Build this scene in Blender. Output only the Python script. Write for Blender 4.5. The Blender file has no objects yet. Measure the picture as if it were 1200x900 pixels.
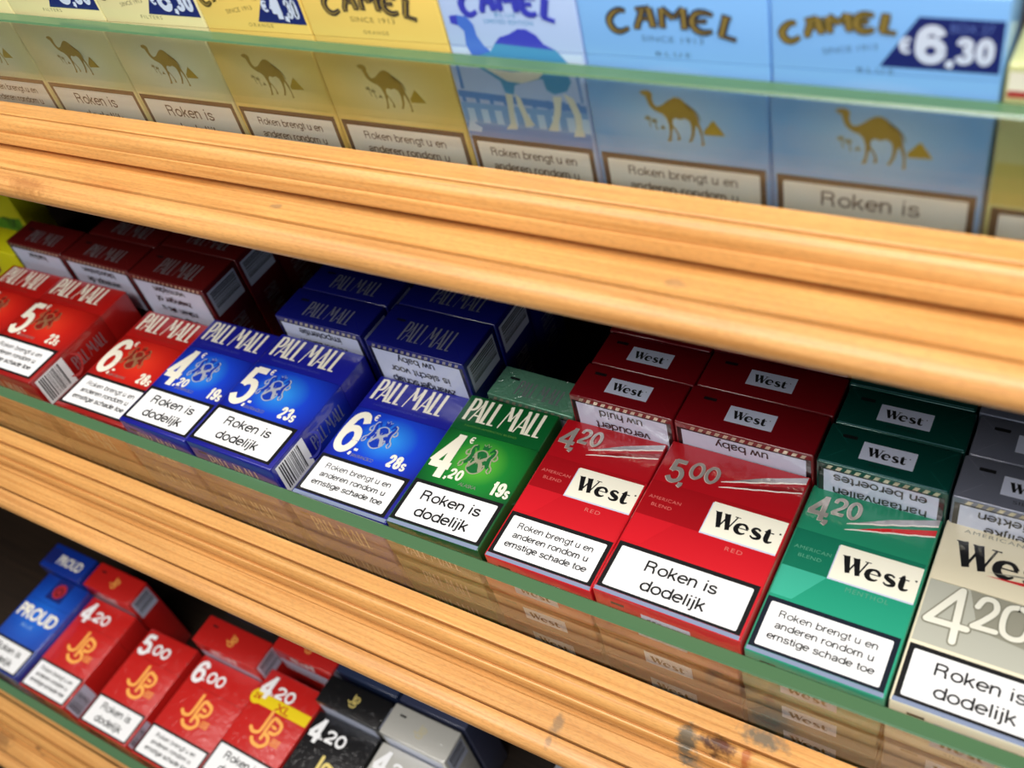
import bpy, bmesh, math, random
from mathutils import Matrix, Vector

# ------------------------------------------------------------------ camera, world, lights, exposure
Z0 = 1.25                                   # height of the middle row of packs above the shop floor
S = bpy.context.scene
C = S.collection
cam_data = bpy.data.cameras.new('camera'); cam = bpy.data.objects.new('camera', cam_data); C.objects.link(cam)
right = Vector((0.8501962867271845, 0.4810122434647945, -0.21399414868699682))
down = Vector((0.2197047278219435, -0.6935573875401624, -0.6860816152333117))
fwd = Vector((-0.4784308796555607, 0.5362885154703848, -0.6953405795483082))
M = Matrix((right, -down, -fwd)).transposed().to_4x4()
M.translation = Vector((0.27019822, -0.18376391, 0.37053135 + Z0))
cam.matrix_world = M
cam_data.sensor_width = 36.0
cam_data.lens = 36.0 * 1159.618 / 1200
cam_data.clip_start = 0.01
cam_data.dof.use_dof = True
cam_data.dof.focus_distance = 0.47
cam_data.dof.aperture_fstop = 8.5
S.camera = cam

W = bpy.data.worlds.new('shop_light'); S.world = W; W.use_nodes = True
bg = W.node_tree.nodes['Background']
bg.inputs['Color'].default_value = (0.86, 0.92, 1.0, 1); bg.inputs['Strength'].default_value = 0.045

def area(name, loc, target, sx, sy, power, col):
    l = bpy.data.lights.new(name, 'AREA'); l.shape = 'RECTANGLE'; l.size = sx; l.size_y = sy
    l.energy = power; l.color = col
    o = bpy.data.objects.new(name, l); C.objects.link(o); o.location = loc
    o.rotation_euler = (Vector(target) - Vector(loc)).to_track_quat('-Z', 'Y').to_euler()
    return o
area('ceiling_light_main', (0.25, -0.56, Z0 + 1.22), (0, 0.05, Z0), 2.6, 0.14, 33, (1.0, 0.97, 0.93))
area('ceiling_light_overhead', (0.1, -0.17, Z0 + 1.25), (0.1, -0.02, Z0), 2.4, 0.30, 15, (1.0, 0.96, 0.91))
area('front_fill_light', (0.7, -2.3, Z0 + 0.75), (0, 0.0, Z0), 2.0, 1.0, 14, (0.86, 0.92, 1.0))  # added cool frontal fill that brightens the upright pack faces
S.cycles.sample_clamp_indirect = 40.0       # let lamp light that passes the glass fronts count in full
S.view_settings.view_transform = 'Standard'
S.view_settings.look = 'None'
S.view_settings.gamma = 1
S.view_settings.use_curve_mapping = False
S.view_settings.exposure = -0.2

# ------------------------------------------------------------------ materials
def lin(c):
    return tuple((x / 255 / 12.92) if x / 255 <= 0.04045 else ((x / 255 + 0.055) / 1.055) ** 2.4 for x in c) + (1,)
MATS = {}
def nodes_of(name):
    m = bpy.data.materials.new(name); m.use_nodes = True
    nt = m.node_tree; return m, nt, nt.nodes, nt.links, nt.nodes['Principled BSDF']
def film(nt, P, strength=0.12, scale=55):
    """clear wrapping film: a glossy coat whose normal is gently creased"""
    N, L = nt.nodes, nt.links
    P.inputs['Coat Weight'].default_value = 0.9; P.inputs['Coat Roughness'].default_value = 0.05
    tc = N.new('ShaderNodeTexCoord'); no = N.new('ShaderNodeTexNoise'); no.inputs['Scale'].default_value = scale
    no.inputs['Detail'].default_value = 3; no.inputs['Distortion'].default_value = 1.5
    L.new(tc.outputs['Object'], no.inputs['Vector'])
    b = N.new('ShaderNodeBump'); b.inputs['Strength'].default_value = strength; b.inputs['Distance'].default_value = 0.004
    L.new(no.outputs['Fac'], b.inputs['Height']); L.new(b.outputs['Normal'], P.inputs['Coat Normal'])
def mat(key, rgb, rough=0.4, metal=0.0, wrap=True, strength=0.12, scale=55):
    if key in MATS: return MATS[key]
    m, nt, N, L, P = nodes_of(key)
    P.inputs['Base Color'].default_value = lin(rgb); P.inputs['Roughness'].default_value = rough
    P.inputs['Metallic'].default_value = metal
    if wrap: film(nt, P, strength, scale)
    MATS[key] = m; return m
def glow_mat(key, edge, mid, centre, cx, cz, rx, rz, strength=0.12):
    """printed panel whose colour brightens around the crest"""
    if key in MATS: return MATS[key]
    m, nt, N, L, P = nodes_of(key)
    tc = N.new('ShaderNodeTexCoord'); mp = N.new('ShaderNodeMapping'); mp.vector_type = 'POINT'
    mp.inputs['Location'].default_value = (-cx / rx, 0, -cz / rz); mp.inputs['Scale'].default_value = (1 / rx, 0, 1 / rz)
    ln = N.new('ShaderNodeVectorMath'); ln.operation = 'LENGTH'
    cr = N.new('ShaderNodeValToRGB'); e = cr.color_ramp.elements
    e[0].position = 0.0; e[0].color = lin(centre); e[1].position = 1.0; e[1].color = lin(edge)
    k = e.new(0.5); k.color = lin(mid)
    L.new(tc.outputs['Object'], mp.inputs['Vector']); L.new(mp.outputs['Vector'], ln.inputs[0])
    L.new(ln.outputs['Value'], cr.inputs['Fac']); L.new(cr.outputs['Color'], P.inputs['Base Color'])
    P.inputs['Roughness'].default_value = 0.35
    film(nt, P, strength)
    MATS[key] = m; return m
def wood_mat(key, light, dark, spots=(), stretch=1.0, seed=0.0, speck=True):
    m, nt, N, L, P = nodes_of(key)
    tc = N.new('ShaderNodeTexCoord')
    mp = N.new('ShaderNodeMapping'); mp.inputs['Scale'].default_value = (5.0, 260, 260); mp.inputs['Location'].default_value = (seed, seed * .7, 0)
    n1 = N.new('ShaderNodeTexNoise'); n1.inputs['Scale'].default_value = 2.0; n1.inputs['Detail'].default_value = 6; n1.inputs['Distortion'].default_value = 0.6
    cr = N.new('ShaderNodeValToRGB'); e = cr.color_ramp.elements
    e[0].position = 0.28; e[0].color = lin(dark); e[1].position = 0.60; e[1].color = lin(light)
    L.new(tc.outputs['Object'], mp.inputs['Vector']); L.new(mp.outputs['Vector'], n1.inputs['Vector']); L.new(n1.outputs['Fac'], cr.inputs['Fac'])
    # broad tone changes along the board
    mp2 = N.new('ShaderNodeMapping'); mp2.inputs['Scale'].default_value = (9, 40, 40); mp2.inputs['Location'].default_value = (seed * 3, 1, 2)
    n2 = N.new('ShaderNodeTexNoise'); n2.inputs['Scale'].default_value = 1.0; n2.inputs['Detail'].default_value = 2
    L.new(tc.outputs['Object'], mp2.inputs['Vector']); L.new(mp2.outputs['Vector'], n2.inputs['Vector'])
    mr = N.new('ShaderNodeMapRange'); mr.inputs['From Min'].default_value = .3; mr.inputs['From Max'].default_value = .7
    mr.inputs['To Min'].default_value = .88; mr.inputs['To Max'].default_value = 1.08
    L.new(n2.outputs['Fac'], mr.inputs['Value'])
    mx = N.new('ShaderNodeMix'); mx.data_type = 'RGBA'; mx.blend_type = 'MULTIPLY'; mx.inputs[0].default_value = 1
    L.new(cr.outputs['Color'], mx.inputs[6]); L.new(mr.outputs['Result'], mx.inputs[7])
    col = mx.outputs[2]
    # fine dark pores
    n3 = N.new('ShaderNodeTexNoise'); n3.inputs['Scale'].default_value = 1; n3.inputs['Detail'].default_value = 1
    mp3 = N.new('ShaderNodeMapping'); mp3.inputs['Scale'].default_value = (350, 1500, 1500)
    L.new(tc.outputs['Object'], mp3.inputs['Vector']); L.new(mp3.outputs['Vector'], n3.inputs['Vector'])
    r3 = N.new('ShaderNodeMapRange'); r3.inputs['From Min'].default_value = .3; r3.inputs['From Max'].default_value = .55
    r3.inputs['To Min'].default_value = .82; r3.inputs['To Max'].default_value = 1
    L.new(n3.outputs['Fac'], r3.inputs['Value'])
    m3 = N.new('ShaderNodeMix'); m3.data_type = 'RGBA'; m3.blend_type = 'MULTIPLY'; m3.inputs[0].default_value = .8
    L.new(col, m3.inputs[6]); L.new(r3.outputs['Result'], m3.inputs[7]); col = m3.outputs[2]
    # knots and stains: (x, y, rx, ry, colour, strength)
    nz = N.new('ShaderNodeTexNoise'); nz.inputs['Scale'].default_value = 320; nz.inputs['Detail'].default_value = 5
    L.new(tc.outputs['Object'], nz.inputs['Vector'])
    for (x, y, rx, ry, c, st) in spots:
        ms = N.new('ShaderNodeMapping'); ms.inputs['Scale'].default_value = (1 / rx, 1 / ry, 0); ms.inputs['Location'].default_value = (-x / rx, -y / ry, 0)
        L.new(tc.outputs['Object'], ms.inputs['Vector'])
        le = N.new('ShaderNodeVectorMath'); le.operation = 'LENGTH'; L.new(ms.outputs['Vector'], le.inputs[0])
        ad = N.new('ShaderNodeMath'); ad.operation = 'MULTIPLY_ADD'; ad.inputs[1].default_value = 1.6; L.new(nz.outputs['Fac'], ad.inputs[0]); L.new(le.outputs['Value'], ad.inputs[2])
        rr = N.new('ShaderNodeMapRange'); rr.inputs['From Min'].default_value = 1.15; rr.inputs['From Max'].default_value = 1.75
        rr.inputs['To Min'].default_value = st; rr.inputs['To Max'].default_value = 0
        L.new(ad.outputs['Value'], rr.inputs['Value'])
        mk = N.new('ShaderNodeMix'); mk.data_type = 'RGBA'; mk.inputs[7].default_value = lin(c)
        L.new(rr.outputs['Result'], mk.inputs[0]); L.new(col, mk.inputs[6]); col = mk.outputs[2]
    L.new(col, P.inputs['Base Color'])
    P.inputs['Roughness'].default_value = 0.42
    P.inputs['Coat Weight'].default_value = 0.25; P.inputs['Coat Roughness'].default_value = 0.3
    b = N.new('ShaderNodeBump'); b.inputs['Strength'].default_value = 0.25; b.inputs['Distance'].default_value = 0.0006
    L.new(n1.outputs['Fac'], b.inputs['Height']); L.new(b.outputs['Normal'], P.inputs['Normal'])
    return m
def glass_mat():
    m, nt, N, L, P = nodes_of('clear_glass')
    P.inputs['Base Color'].default_value = (0.93, 0.985, 0.95, 1); P.inputs['Roughness'].default_value = 0.0
    P.inputs['IOR'].default_value = 1.52; P.inputs['Transmission Weight'].default_value = 1.0
    return m
GLASS = glass_mat()
EDGE = mat('green_glass_edge', (78, 112, 78), 0.2, 0, False)
WOOD_L, WOOD_D = (220, 163, 94), (196, 133, 66)
BLACK = mat('black_print', (14, 14, 16), 0.45)
WHITE = mat('white_card', (242, 242, 242), 0.5)
GREYW = mat('shaded_white_card', (206, 212, 232), 0.5)  # white card with the cool shade of back and end labels in its colour
SILVER = mat('silver_foil', (196, 200, 206), 0.28, 0.75)
DSILVER = mat('dull_silver_print', (168, 164, 156), 0.35, 0.55)
STRIP = mat('fold_reflection', (150, 164, 194), 0.25, 0.25)  # blue-grey reflection on the film fold put into the colour
CREAMP = mat('cream_print', (246, 240, 220), 0.45)
GOLD = mat('gold_print', (196, 160, 50), 0.4, 0.2)
NAVY = mat('navy_print', (22, 36, 108), 0.4)

# ------------------------------------------------------------------ flat print geometry (all in millimetres on a face)
def plane_front(w, t):
    return lambda u, v, e: ((u - w / 2) / 1000, -e / 1000, v / 1000)
def plane_back(w, t):
    return lambda u, v, e: ((w / 2 - u) / 1000, (t + e) / 1000, v / 1000)
def plane_end(w, t):
    return lambda u, v, e: ((u - w / 2) / 1000, (t - v) / 1000, -e / 1000)
def plane_side(w, t):
    return lambda u, v, e: ((w / 2 + e) / 1000, (t - v) / 1000, u / 1000)
FONTCACHE = {}
def font_mesh(s, bold, shear, space):
    k = (s, bold, shear, space)
    if k in FONTCACHE: return FONTCACHE[k]
    cu = bpy.data.curves.new('txt', 'FONT'); cu.body = s; cu.size = 1; cu.resolution_u = 4
    cu.offset = bold; cu.shear = shear; cu.space_character = space
    ob = bpy.data.objects.new('txt', cu); C.objects.link(ob)
    dg = bpy.context.evaluated_depsgraph_get()
    me = bpy.data.meshes.new_from_object(ob.evaluated_get(dg))
    vs = [(v.co.x, v.co.y) for v in me.vertices]; fs = [tuple(p.vertices) for p in me.polygons]
    bpy.data.objects.remove(ob); bpy.data.curves.remove(cu); bpy.data.meshes.remove(me)
    xs = [v[0] for v in vs]; x0, x1 = min(xs), max(xs)
    r = ([(x - x0, y) for x, y in vs], fs, x1 - x0)
    FONTCACHE[k] = r; return r
CAP = 0.682
class Part:
    def __init__(s, name, plane, parent=None, label=None):
        s.name, s.plane, s.parent, s.label = name, plane, parent, label
        s.v, s.f, s.mi, s.mats, s.lift = [], [], [], [], 0.0
    def _m(s, m):
        if m not in s.mats: s.mats.append(m)
        return s.mats.index(m)
    def raw(s, vs, fs, m):
        b = len(s.v); s.v += vs; i = s._m(m)
        for f in fs: s.f.append(tuple(b + k for k in f)); s.mi.append(i)
        return s
    def poly(s, pts, m, e=.05):
        s.lift += .004; e += s.lift
        return s.raw([s.plane(u, v, e) for u, v in pts], [tuple(range(len(pts)))], m)
    def rect(s, u0, v0, u1, v1, m, e=.05):
        return s.poly([(u0, v0), (u1, v0), (u1, v1), (u0, v1)], m, e)
    def rrect(s, u0, v0, u1, v1, r, m, e=.05):
        p = []
        for cx, cy, a in ((u1 - r, v0 + r, -90), (u1 - r, v1 - r, 0), (u0 + r, v1 - r, 90), (u0 + r, v0 + r, 180)):
            for k in range(5):
                t = math.radians(a + 22.5 * k); p.append((cx + r * math.cos(t), cy + r * math.sin(t)))
        return s.poly(p, m, e)
    def disc(s, cx, cy, rx, ry, m, e=.05, n=20):
        return s.poly([(cx + rx * math.cos(2 * math.pi * k / n), cy + ry * math.sin(2 * math.pi * k / n)) for k in range(n)], m, e)
    def ribbon(s, pts, w, m, e=.05, smooth=True, cap=False):
        n = len(pts); s.lift += .004; e += s.lift
        if not isinstance(w, (list, tuple)): w = [w] * n
        if smooth and n > 2:
            P, Q = [], []
            for i in range(n - 1):
                p0, p1, p2, p3 = pts[max(i - 1, 0)], pts[i], pts[i + 1], pts[min(i + 2, n - 1)]
                for k in range(5):
                    t = k / 5
                    P.append(tuple(0.5 * (2 * p1[j] + (p2[j] - p0[j]) * t + (2 * p0[j] - 5 * p1[j] + 4 * p2[j] - p3[j]) * t * t + (3 * p1[j] - p0[j] - 3 * p2[j] + p3[j]) * t ** 3) for j in (0, 1)))
                    Q.append(w[i] * (1 - t) + w[i + 1] * t)
            P.append(pts[-1]); Q.append(w[-1]); pts, w = P, Q; n = len(pts)
        vs = []
        for i in range(n):
            a, b = pts[max(i - 1, 0)], pts[min(i + 1, n - 1)]
            dx, dy = b[0] - a[0], b[1] - a[1]; l = math.hypot(dx, dy) or 1
            nx, ny = -dy / l * w[i] / 2, dx / l * w[i] / 2
            vs += [s.plane(pts[i][0] + nx, pts[i][1] + ny, e), s.plane(pts[i][0] - nx, pts[i][1] - ny, e)]
        s.raw(vs, [(2 * i, 2 * i + 1, 2 * i + 3, 2 * i + 2) for i in range(n - 1)], m)
        if cap:
            for i in (0, n - 1): e -= 0 if i else s.lift; s.disc(pts[i][0], pts[i][1], w[i] / 2, w[i] / 2, m, e, 12)
        return s
    def text(s, t, u0, u1, v, cap, m, bold=0.0, shear=0.0, space=1.0, e=.05, rot=0.0):
        """text whose left and right ends, baseline and capital height are given"""
        vs, fs, wd = font_mesh(t, bold, shear, space); s.lift += .004; e += s.lift
        k = cap / CAP; kx = (u1 - u0) / wd; c, sn = math.cos(rot), math.sin(rot)
        return s.raw([s.plane(u0 + x * kx * c - y * k * sn, v + x * kx * sn + y * k * c, e) for x, y in vs], fs, m)
    def mesh(s):
        me = bpy.data.meshes.new(s.name); me.from_pydata(s.v, [], s.f)
        for m in s.mats: me.materials.append(m)
        me.polygons.foreach_set('material_index', s.mi); me.update(); return me

def ell(cx, cy, rx, ry, a0=0, a1=360, n=16):
    return [(cx + rx * math.cos(math.radians(a0 + (a1 - a0) * k / n)), cy + ry * math.sin(math.radians(a0 + (a1 - a0) * k / n))) for k in range(n + 1)]
_b = ell(.35, .365, .27, .31)
_n = [(.08, .44), (.16, .6), (.29, .67), (.43, .64), (.51, .5), (.51, .36)]
GL = {' ': (.36, []), 'o': (.70, [_b]), 'b': (.71, [[(.09, 0), (.09, 1)], _b]), 'd': (.71, [[(.61, 0), (.61, 1)], _b]), 'p': (.71, [[(.09, .73), (.09, -.26)], _b]),
    'q': (.71, [[(.61, .73), (.61, -.26)], _b]), 'g': (.71, [_b, [(.61, .73), (.61, .1)], [(.61, .12), (.59, -.1), (.48, -.2), (.3, -.21), (.14, -.12)]]),
    'c': (.64, [ell(.34, .365, .27, .31, 42, 318)]), 'e': (.68, [ell(.34, .365, .27, .31, 0, 318), [(.08, .38), (.62, .38)]]),
    'a': (.64, [[(.09, .5), (.15, .62), (.3, .67), (.45, .62), (.5, .5), (.5, .3)], [(.5, .5), (.5, .14), (.56, .05)], [(.5, .42), (.32, .37), (.14, .31), (.08, .18), (.15, .07), (.28, .05), (.42, .12), (.5, .26)]]),
    'n': (.66, [[(.08, 0), (.08, .73)], _n, [(.51, .4), (.51, 0)]]), 'h': (.66, [[(.08, 0), (.08, 1)], _n, [(.51, .4), (.51, 0)]]),
    'm': (1.02, [[(.08, 0), (.08, .73)], [(.08, .46), (.15, .62), (.27, .67), (.4, .62), (.45, .48), (.45, .36)], [(.45, .4), (.45, 0)], [(.45, .46), (.52, .62), (.64, .67), (.77, .62), (.82, .48), (.82, .36)], [(.82, .4), (.82, 0)]]),
    'u': (.66, [[(.08, .73), (.08, .3)], [(.08, .36), (.1, .16), (.2, .06), (.33, .06), (.46, .16), (.51, .3)], [(.51, 0), (.51, .73)]]),
    'r': (.42, [[(.08, 0), (.08, .73)], [(.08, .4), (.14, .57), (.25, .66), (.38, .67)]]), 'i': (.28, [[(.12, 0), (.12, .73)], [(.12, .87), (.12, 1)]]),
    'l': (.27, [[(.12, 0), (.12, 1)]]), 'j': (.28, [[(.13, .73), (.13, -.1)], [(.13, -.06), (.11, -.18), (-.02, -.21)], [(.13, .87), (.13, 1)]]),
    'k': (.61, [[(.09, 0), (.09, 1)], [(.11, .27), (.5, .72)], [(.24, .43), (.54, 0)]]), 'f': (.36, [[(.35, .94), (.24, .94), (.18, .84), (.18, .72)], [(.18, .76), (.18, 0)], [(.03, .67), (.34, .67)]]),
    't': (.37, [[(.17, .92), (.17, .2)], [(.17, .24), (.19, .09), (.33, .05)], [(.03, .67), (.33, .67)]]),
    's': (.61, [[(.49, .53), (.42, .64), (.28, .67), (.13, .62), (.1, .5), (.17, .41), (.32, .36), (.48, .3), (.52, .18), (.44, .08), (.29, .05), (.14, .09), (.07, .21)]]),
    'v': (.56, [[(.03, .73), (.28, .02)], [(.53, .73), (.28, .02)]]), 'y': (.56, [[(.03, .73), (.29, .04)], [(.53, .73), (.24, -.12), (.16, -.2), (.05, -.2)]]),
    'w': (.84, [[(.03, .73), (.22, .03)], [(.22, .03), (.42, .7)], [(.42, .7), (.62, .03)], [(.62, .03), (.81, .73)]]), 'z': (.55, [[(.05, .67), (.5, .67)], [(.48, .64), (.07, .09)], [(.04, .06), (.51, .06)]]),
    'x': (.55, [[(.03, .73), (.5, 0)], [(.5, .73), (.03, 0)]]),
    'R': (.84, [[(.09, 0), (.09, 1)], [(.09, .94), (.42, .94)], [(.4, .94), (.55, .91), (.63, .8), (.62, .65), (.53, .54), (.4, .51)], [(.42, .51), (.09, .51)], [(.4, .51), (.54, .46), (.61, .3), (.62, .1), (.68, 0)]]),
    'S': (.8, [[(.66, .72), (.56, .9), (.38, .95), (.18, .89), (.12, .73), (.2, .6), (.38, .52), (.58, .45), (.68, .28), (.6, .1), (.4, .05), (.18, .1), (.08, .3)]]),
    '0': (.66, [ell(.33, .5, .25, .45)]), '1': (.5, [[(.34, 0), (.34, 1)], [(.08, .72), (.24, .78), (.34, .98)]]),
    '2': (.66, [[(.09, .68), (.13, .87), (.29, .95), (.48, .9), (.56, .74), (.5, .54), (.3, .32), (.13, .16), (.09, .06)], [(.05, .06), (.6, .06)]]),
    '3': (.66, [[(.08, .74), (.17, .91), (.33, .95), (.5, .87), (.52, .69), (.43, .55), (.26, .52)], [(.26, .52), (.46, .49), (.57, .33), (.53, .14), (.35, .05), (.17, .08), (.06, .26)]]),
    '4': (.68, [[(.47, 0), (.47, 1)], [(.47, .94), (.06, .3)], [(.02, .27), (.66, .27)]]),
    '5': (.66, [[(.57, .94), (.15, .94)], [(.16, .97), (.12, .48)], [(.12, .5), (.27, .6), (.46, .57), (.57, .4), (.55, .18), (.38, .05), (.2, .07), (.07, .22)]]),
    '6': (.66, [[(.55, .76), (.46, .91), (.3, .95), (.15, .84), (.09, .6), (.08, .4), (.09, .3)], ell(.33, .32, .24, .27)]),
    '8': (.66, [ell(.33, .73, .21, .22), ell(.33, .29, .25, .24)]), '7': (.6, [[(.05, .94), (.57, .94)], [(.56, .92), (.2, 0)]]),
    '9': (.66, [[(.11, .24), (.2, .09), (.36, .05), (.51, .16), (.57, .4), (.58, .6), (.57, .7)], ell(.33, .68, .24, .27)]),
    ',': (.26, [[(.12, .12), (.13, -.02), (.06, -.16)]]), '.': (.24, [[(.12, 0), (.12, .14)]]), '-': (.4, [[(.03, .36), (.37, .36)]]),
    '€': (.66, [ell(.36, .5, .26, .45, 45, 315), [(.0, .58), (.5, .58)], [(.0, .42), (.46, .42)]])}
def stroke_text(P, t, u0, u1, v, cap, m, sw=.125, e=.13, shear=0.0, track=0.0):
    """plain sans lettering built from strokes; sw = stroke width in capital heights"""
    adv = sum(GL[c][0] + track for c in t) - track - .06
    kx = (u1 - u0) / adv; x0 = 0.0; w = sw * cap
    ex = (w / kx - .12) / 2 if w / kx > .12 else 0           # keep heavy strokes inside their own width
    ex = min(ex, .16)
    for c in t:
        a, st = GL[c]
        for pts in st:
            q = []
            for x, y in pts:
                if c in '0123456789€':
                    if y not in (0, 1): y = .5 + (y - .5) * (1 - sw) / .88
                    x = a / 2 + (x - a / 2) * max(.3, (a / 2 - .06 - ex) / (a / 2 - .06))
                elif c not in ',.-' and sw > .14:
                    x = a / 2 + (x - a / 2) * max(.3, (a / 2 - ex) / (a / 2))
                q.append((u0 + (x0 + x) * kx + shear * y * cap, v + y * cap))
            P.ribbon(q, w, m, e, smooth=len(pts) > 3)
        x0 += a + track
    return P
def stroke_width(t, track=0.0): return sum(GL[c][0] + track for c in t) - track - .06
# lettering drawn stroke by stroke, unit = capital height
def word_tall(P, u0, u1, v, h, m, e=.05, thick=1.0):
    sc = (u1 - u0) / 2.88
    def S_(pts, w): P.ribbon([(u0 + x * sc, v + y * h) for x, y in pts], [q * sc * thick for q in w] if isinstance(w, list) else w * sc * thick, m, e, smooth=len(pts) > 4)
    x = 0.06
    def A(x):
        S_([(x, 0), (x + .22, 1)], .05); S_([(x + .19, 1), (x + .33, 0)], .12); S_([(x + .05, .27), (x + .28, .27)], .06)
    def Lt(x):
        S_([(x + .05, 0), (x + .05, 1)], .12); S_([(x, .03), (x + .22, .03)], .055)
    S_([(x, 0), (x, 1)], .12); S_([(x, .96), (x + .14, .97), (x + .22, .86), (x + .22, .62), (x + .14, .5), (x, .47)], [.05, .09, .12, .12, .09, .05])
    A(x + .2); Lt(x + .60); Lt(x + .88)
    y = x + 1.30
    S_([(y, 0), (y + .14, 1)], .045); S_([(y + .11, 1), (y + .27, .38)], .12); S_([(y + .27, .38), (y + .43, 1)], .045); S_([(y + .42, 1), (y + .48, 0)], .13)
    A(y + .58); Lt(y + .98); Lt(y + 1.27)
def word_west(P, u0, u1, v, m, e=.1):
    k = (u1 - u0) / 3.78
    def S_(pts, w, sm=False): P.ribbon([(u0 + x * k, v + y * k) for x, y in pts], [q * k for q in w] if isinstance(w, list) else w * k, m, e, smooth=sm)
    S_([(.18, 1), (.46, 0)], [.32, .24]); S_([(.44, .02), (.72, .8)], .09)
    S_([(.68, 1), (.96, 0)], [.32, .24]); S_([(.94, .02), (1.26, 1)], .08)
    S_([(-.02, .975), (.36, .975)], .05); S_([(.50, .975), (.86, .975)], .05); S_([(1.1, .975), (1.42, .975)], .05)
    ang = [12, 60, 105, 150, 195, 240, 285, 320]; wd = [.17, .15, .13, .25, .28, .22, .13, .06]
    S_([(1.68 + .31 * math.cos(math.radians(a)), .33 + .31 * math.sin(math.radians(a))) for a in ang], wd, True)
    S_([(1.42, .36), (2.02, .36)], .06)
    S_([(2.66, .55), (2.50, .64), (2.32, .6), (2.28, .46), (2.44, .34), (2.64, .24), (2.68, .1), (2.52, .01), (2.34, .02), (2.22, .12)], [.11, .12, .16, .23, .26, .26, .21, .15, .11, .08], True)
    S_([(3.06, .82), (3.05, .5), (3.05, .2), (3.12, .04), (3.26, .02), (3.4, .1)], [.14, .28, .28, .22, .14, .06], True)
    S_([(2.86, .62), (3.36, .62)], .07); P.poly([(u0 + a * k, v + b * k) for a, b in ((2.86, .62), (3.10, .9), (3.10, .62))], m, e)
    P.disc(u0 + 3.66 * k, v + .72 * k, .06 * k, .06 * k, m, e, 8)
ARC = dict(C=[(17, 79.9), (15, 80.3), (12.6, 79.1), (11.1, 76.8), (12, 74.2), (14.4, 73.2), (17.6, 74.6)],
    A1=[(20.2, 74.9), (22.8, 80.7)], A2=[(20.3, 80.7), (25.1, 81.4)], A3=[(24.8, 81.3), (25.8, 75.6)], A4=[(21.3, 77.6), (24.9, 78)],
    A5=[(19.2, 74.8), (21.6, 75.1)], A6=[(24.4, 75.7), (27, 75.7)],
    M1=[(28.7, 75.7), (28.9, 81.4)], M2=[(28.9, 81.4), (32.6, 78.3)], M3=[(32.6, 78.3), (35.8, 81.7)], M4=[(35.9, 81.7), (35.9, 75.7)],
    M5=[(27.7, 75.8), (30, 75.8)], M6=[(34.6, 75.7), (37, 75.5)],
    E=[(45.1, 79.8), (42.4, 80.6), (39.8, 80.1), (38.3, 77.6), (39.6, 75.1), (42, 74.3), (44.6, 74.9)], E2=[(38.9, 77.7), (43.1, 77.9)],
    L1=[(49.1, 79.5), (47.2, 73.6)], L2=[(46.4, 73.8), (51.8, 72.4)], L3=[(47.6, 79.7), (50.6, 78.9)])
ARCW = dict(C=[1, 1.6, 2, 2.3, 2.2, 1.7, 1], E=[1, 1.6, 2, 2.3, 2.1, 1.7, 1], A1=2.0, A3=2.4, M1=2.1, M4=2.3, M2=1.8, M3=1.5, L1=2.3)
def word_arc(P, dv, outer, inner, f=None, e=.06):
    f = f or (lambda u, v: (u, v))
    for k, pts in ARC.items():
        w = ARCW.get(k, 1.1)
        pp = [f(u, v + dv) for u, v in pts]
        P.ribbon(pp, [q + .5 for q in w] if isinstance(w, list) else w + .5, outer, e, smooth=len(pts) > 3)
        wi = [max(q - 1.2, .3) for q in w] if isinstance(w, list) else max(w - 1.2, .3)
        P.ribbon(pp, wi, inner, e + .25, smooth=len(pts) > 3)
CAMEL_BODY = [(19.6,52.8),(20.8,53.4),(22.3,53.6),(23.5,53),(23.9,52.2),(23.6,50.5),(24.1,48.8),(25,48),(26.6,48.5),(28,49.6),(29.5,50.8),(31.2,51.8),(32.7,51.8),(34.2,51),(35.5,49.5),(36.7,48.4),(38,47),(38.7,45.4),(39,43),(39.7,40.9),(40,38),(40,36.1),(40.4,35.8),(39.9,35.2),(39,35.3),(39.4,36.1),(39.3,38.6),(38.6,41.1),(38,42.5),(37.4,41),(37,38.7),(36.2,36.8),(35.7,36),(34.8,36.1),(35.5,37.2),(36.2,39.3),(36.3,41.9),(35.8,43.7),(34.3,44.6),(32.8,44),(31,44.4),(30.1,43.7),(29.8,41.9),(30.8,40.5),(31.8,38.4),(32.1,36.6),(31.5,36.1),(31,36.4),(31.4,38),(30.5,40.1),(29.9,40.8),(29.3,38.8),(29,36.5),(28.7,35.6),(27.4,35.5),(28,36.4),(28.6,38.7),(28.6,41.7),(27.9,44.2),(26.7,45.5),(25.1,46),(23.5,47),(22.4,48.3),(21.9,50),(21.4,51.6),(20.5,51.8)]

# ------------------------------------------------------------------ building packs
def pack_shells(w, t, h, hl, r=0.9):
    """bevelled carton cut at the hinge line: body below, flip lid above"""
    out = []
    for which in (0, 1):
        bm = bmesh.new()
        bmesh.ops.create_cube(bm, size=1)
        for v in bm.verts:
            v.co = Vector((v.co.x * w, (v.co.y + .5) * t, (v.co.z + .5) * h)) / 1000
        bmesh.ops.bevel(bm, geom=list(bm.edges), offset=r / 1000, segments=3, profile=.5, affect='EDGES')
        pl = (hl - .12) / 1000 if which == 0 else (hl + .12) / 1000
        res = bmesh.ops.bisect_plane(bm, geom=bm.verts[:] + bm.edges[:] + bm.faces[:], plane_co=(0, 0, pl), plane_no=(0, 0, 1), clear_outer=which == 0, clear_inner=which == 1)
        ed = [e_ for e_ in bm.edges if e_.is_boundary]
        if ed: bmesh.ops.holes_fill(bm, edges=ed)
        bmesh.ops.recalc_face_normals(bm, faces=bm.faces)
        me = bpy.data.meshes.new('box_body' if which == 0 else 'flip_lid'); bm.to_mesh(me); bm.free()
        for p in me.polygons: p.use_smooth = True
        me.set_sharp_from_angle(angle=math.radians(50))
        out.append(me)
    return out
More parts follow.
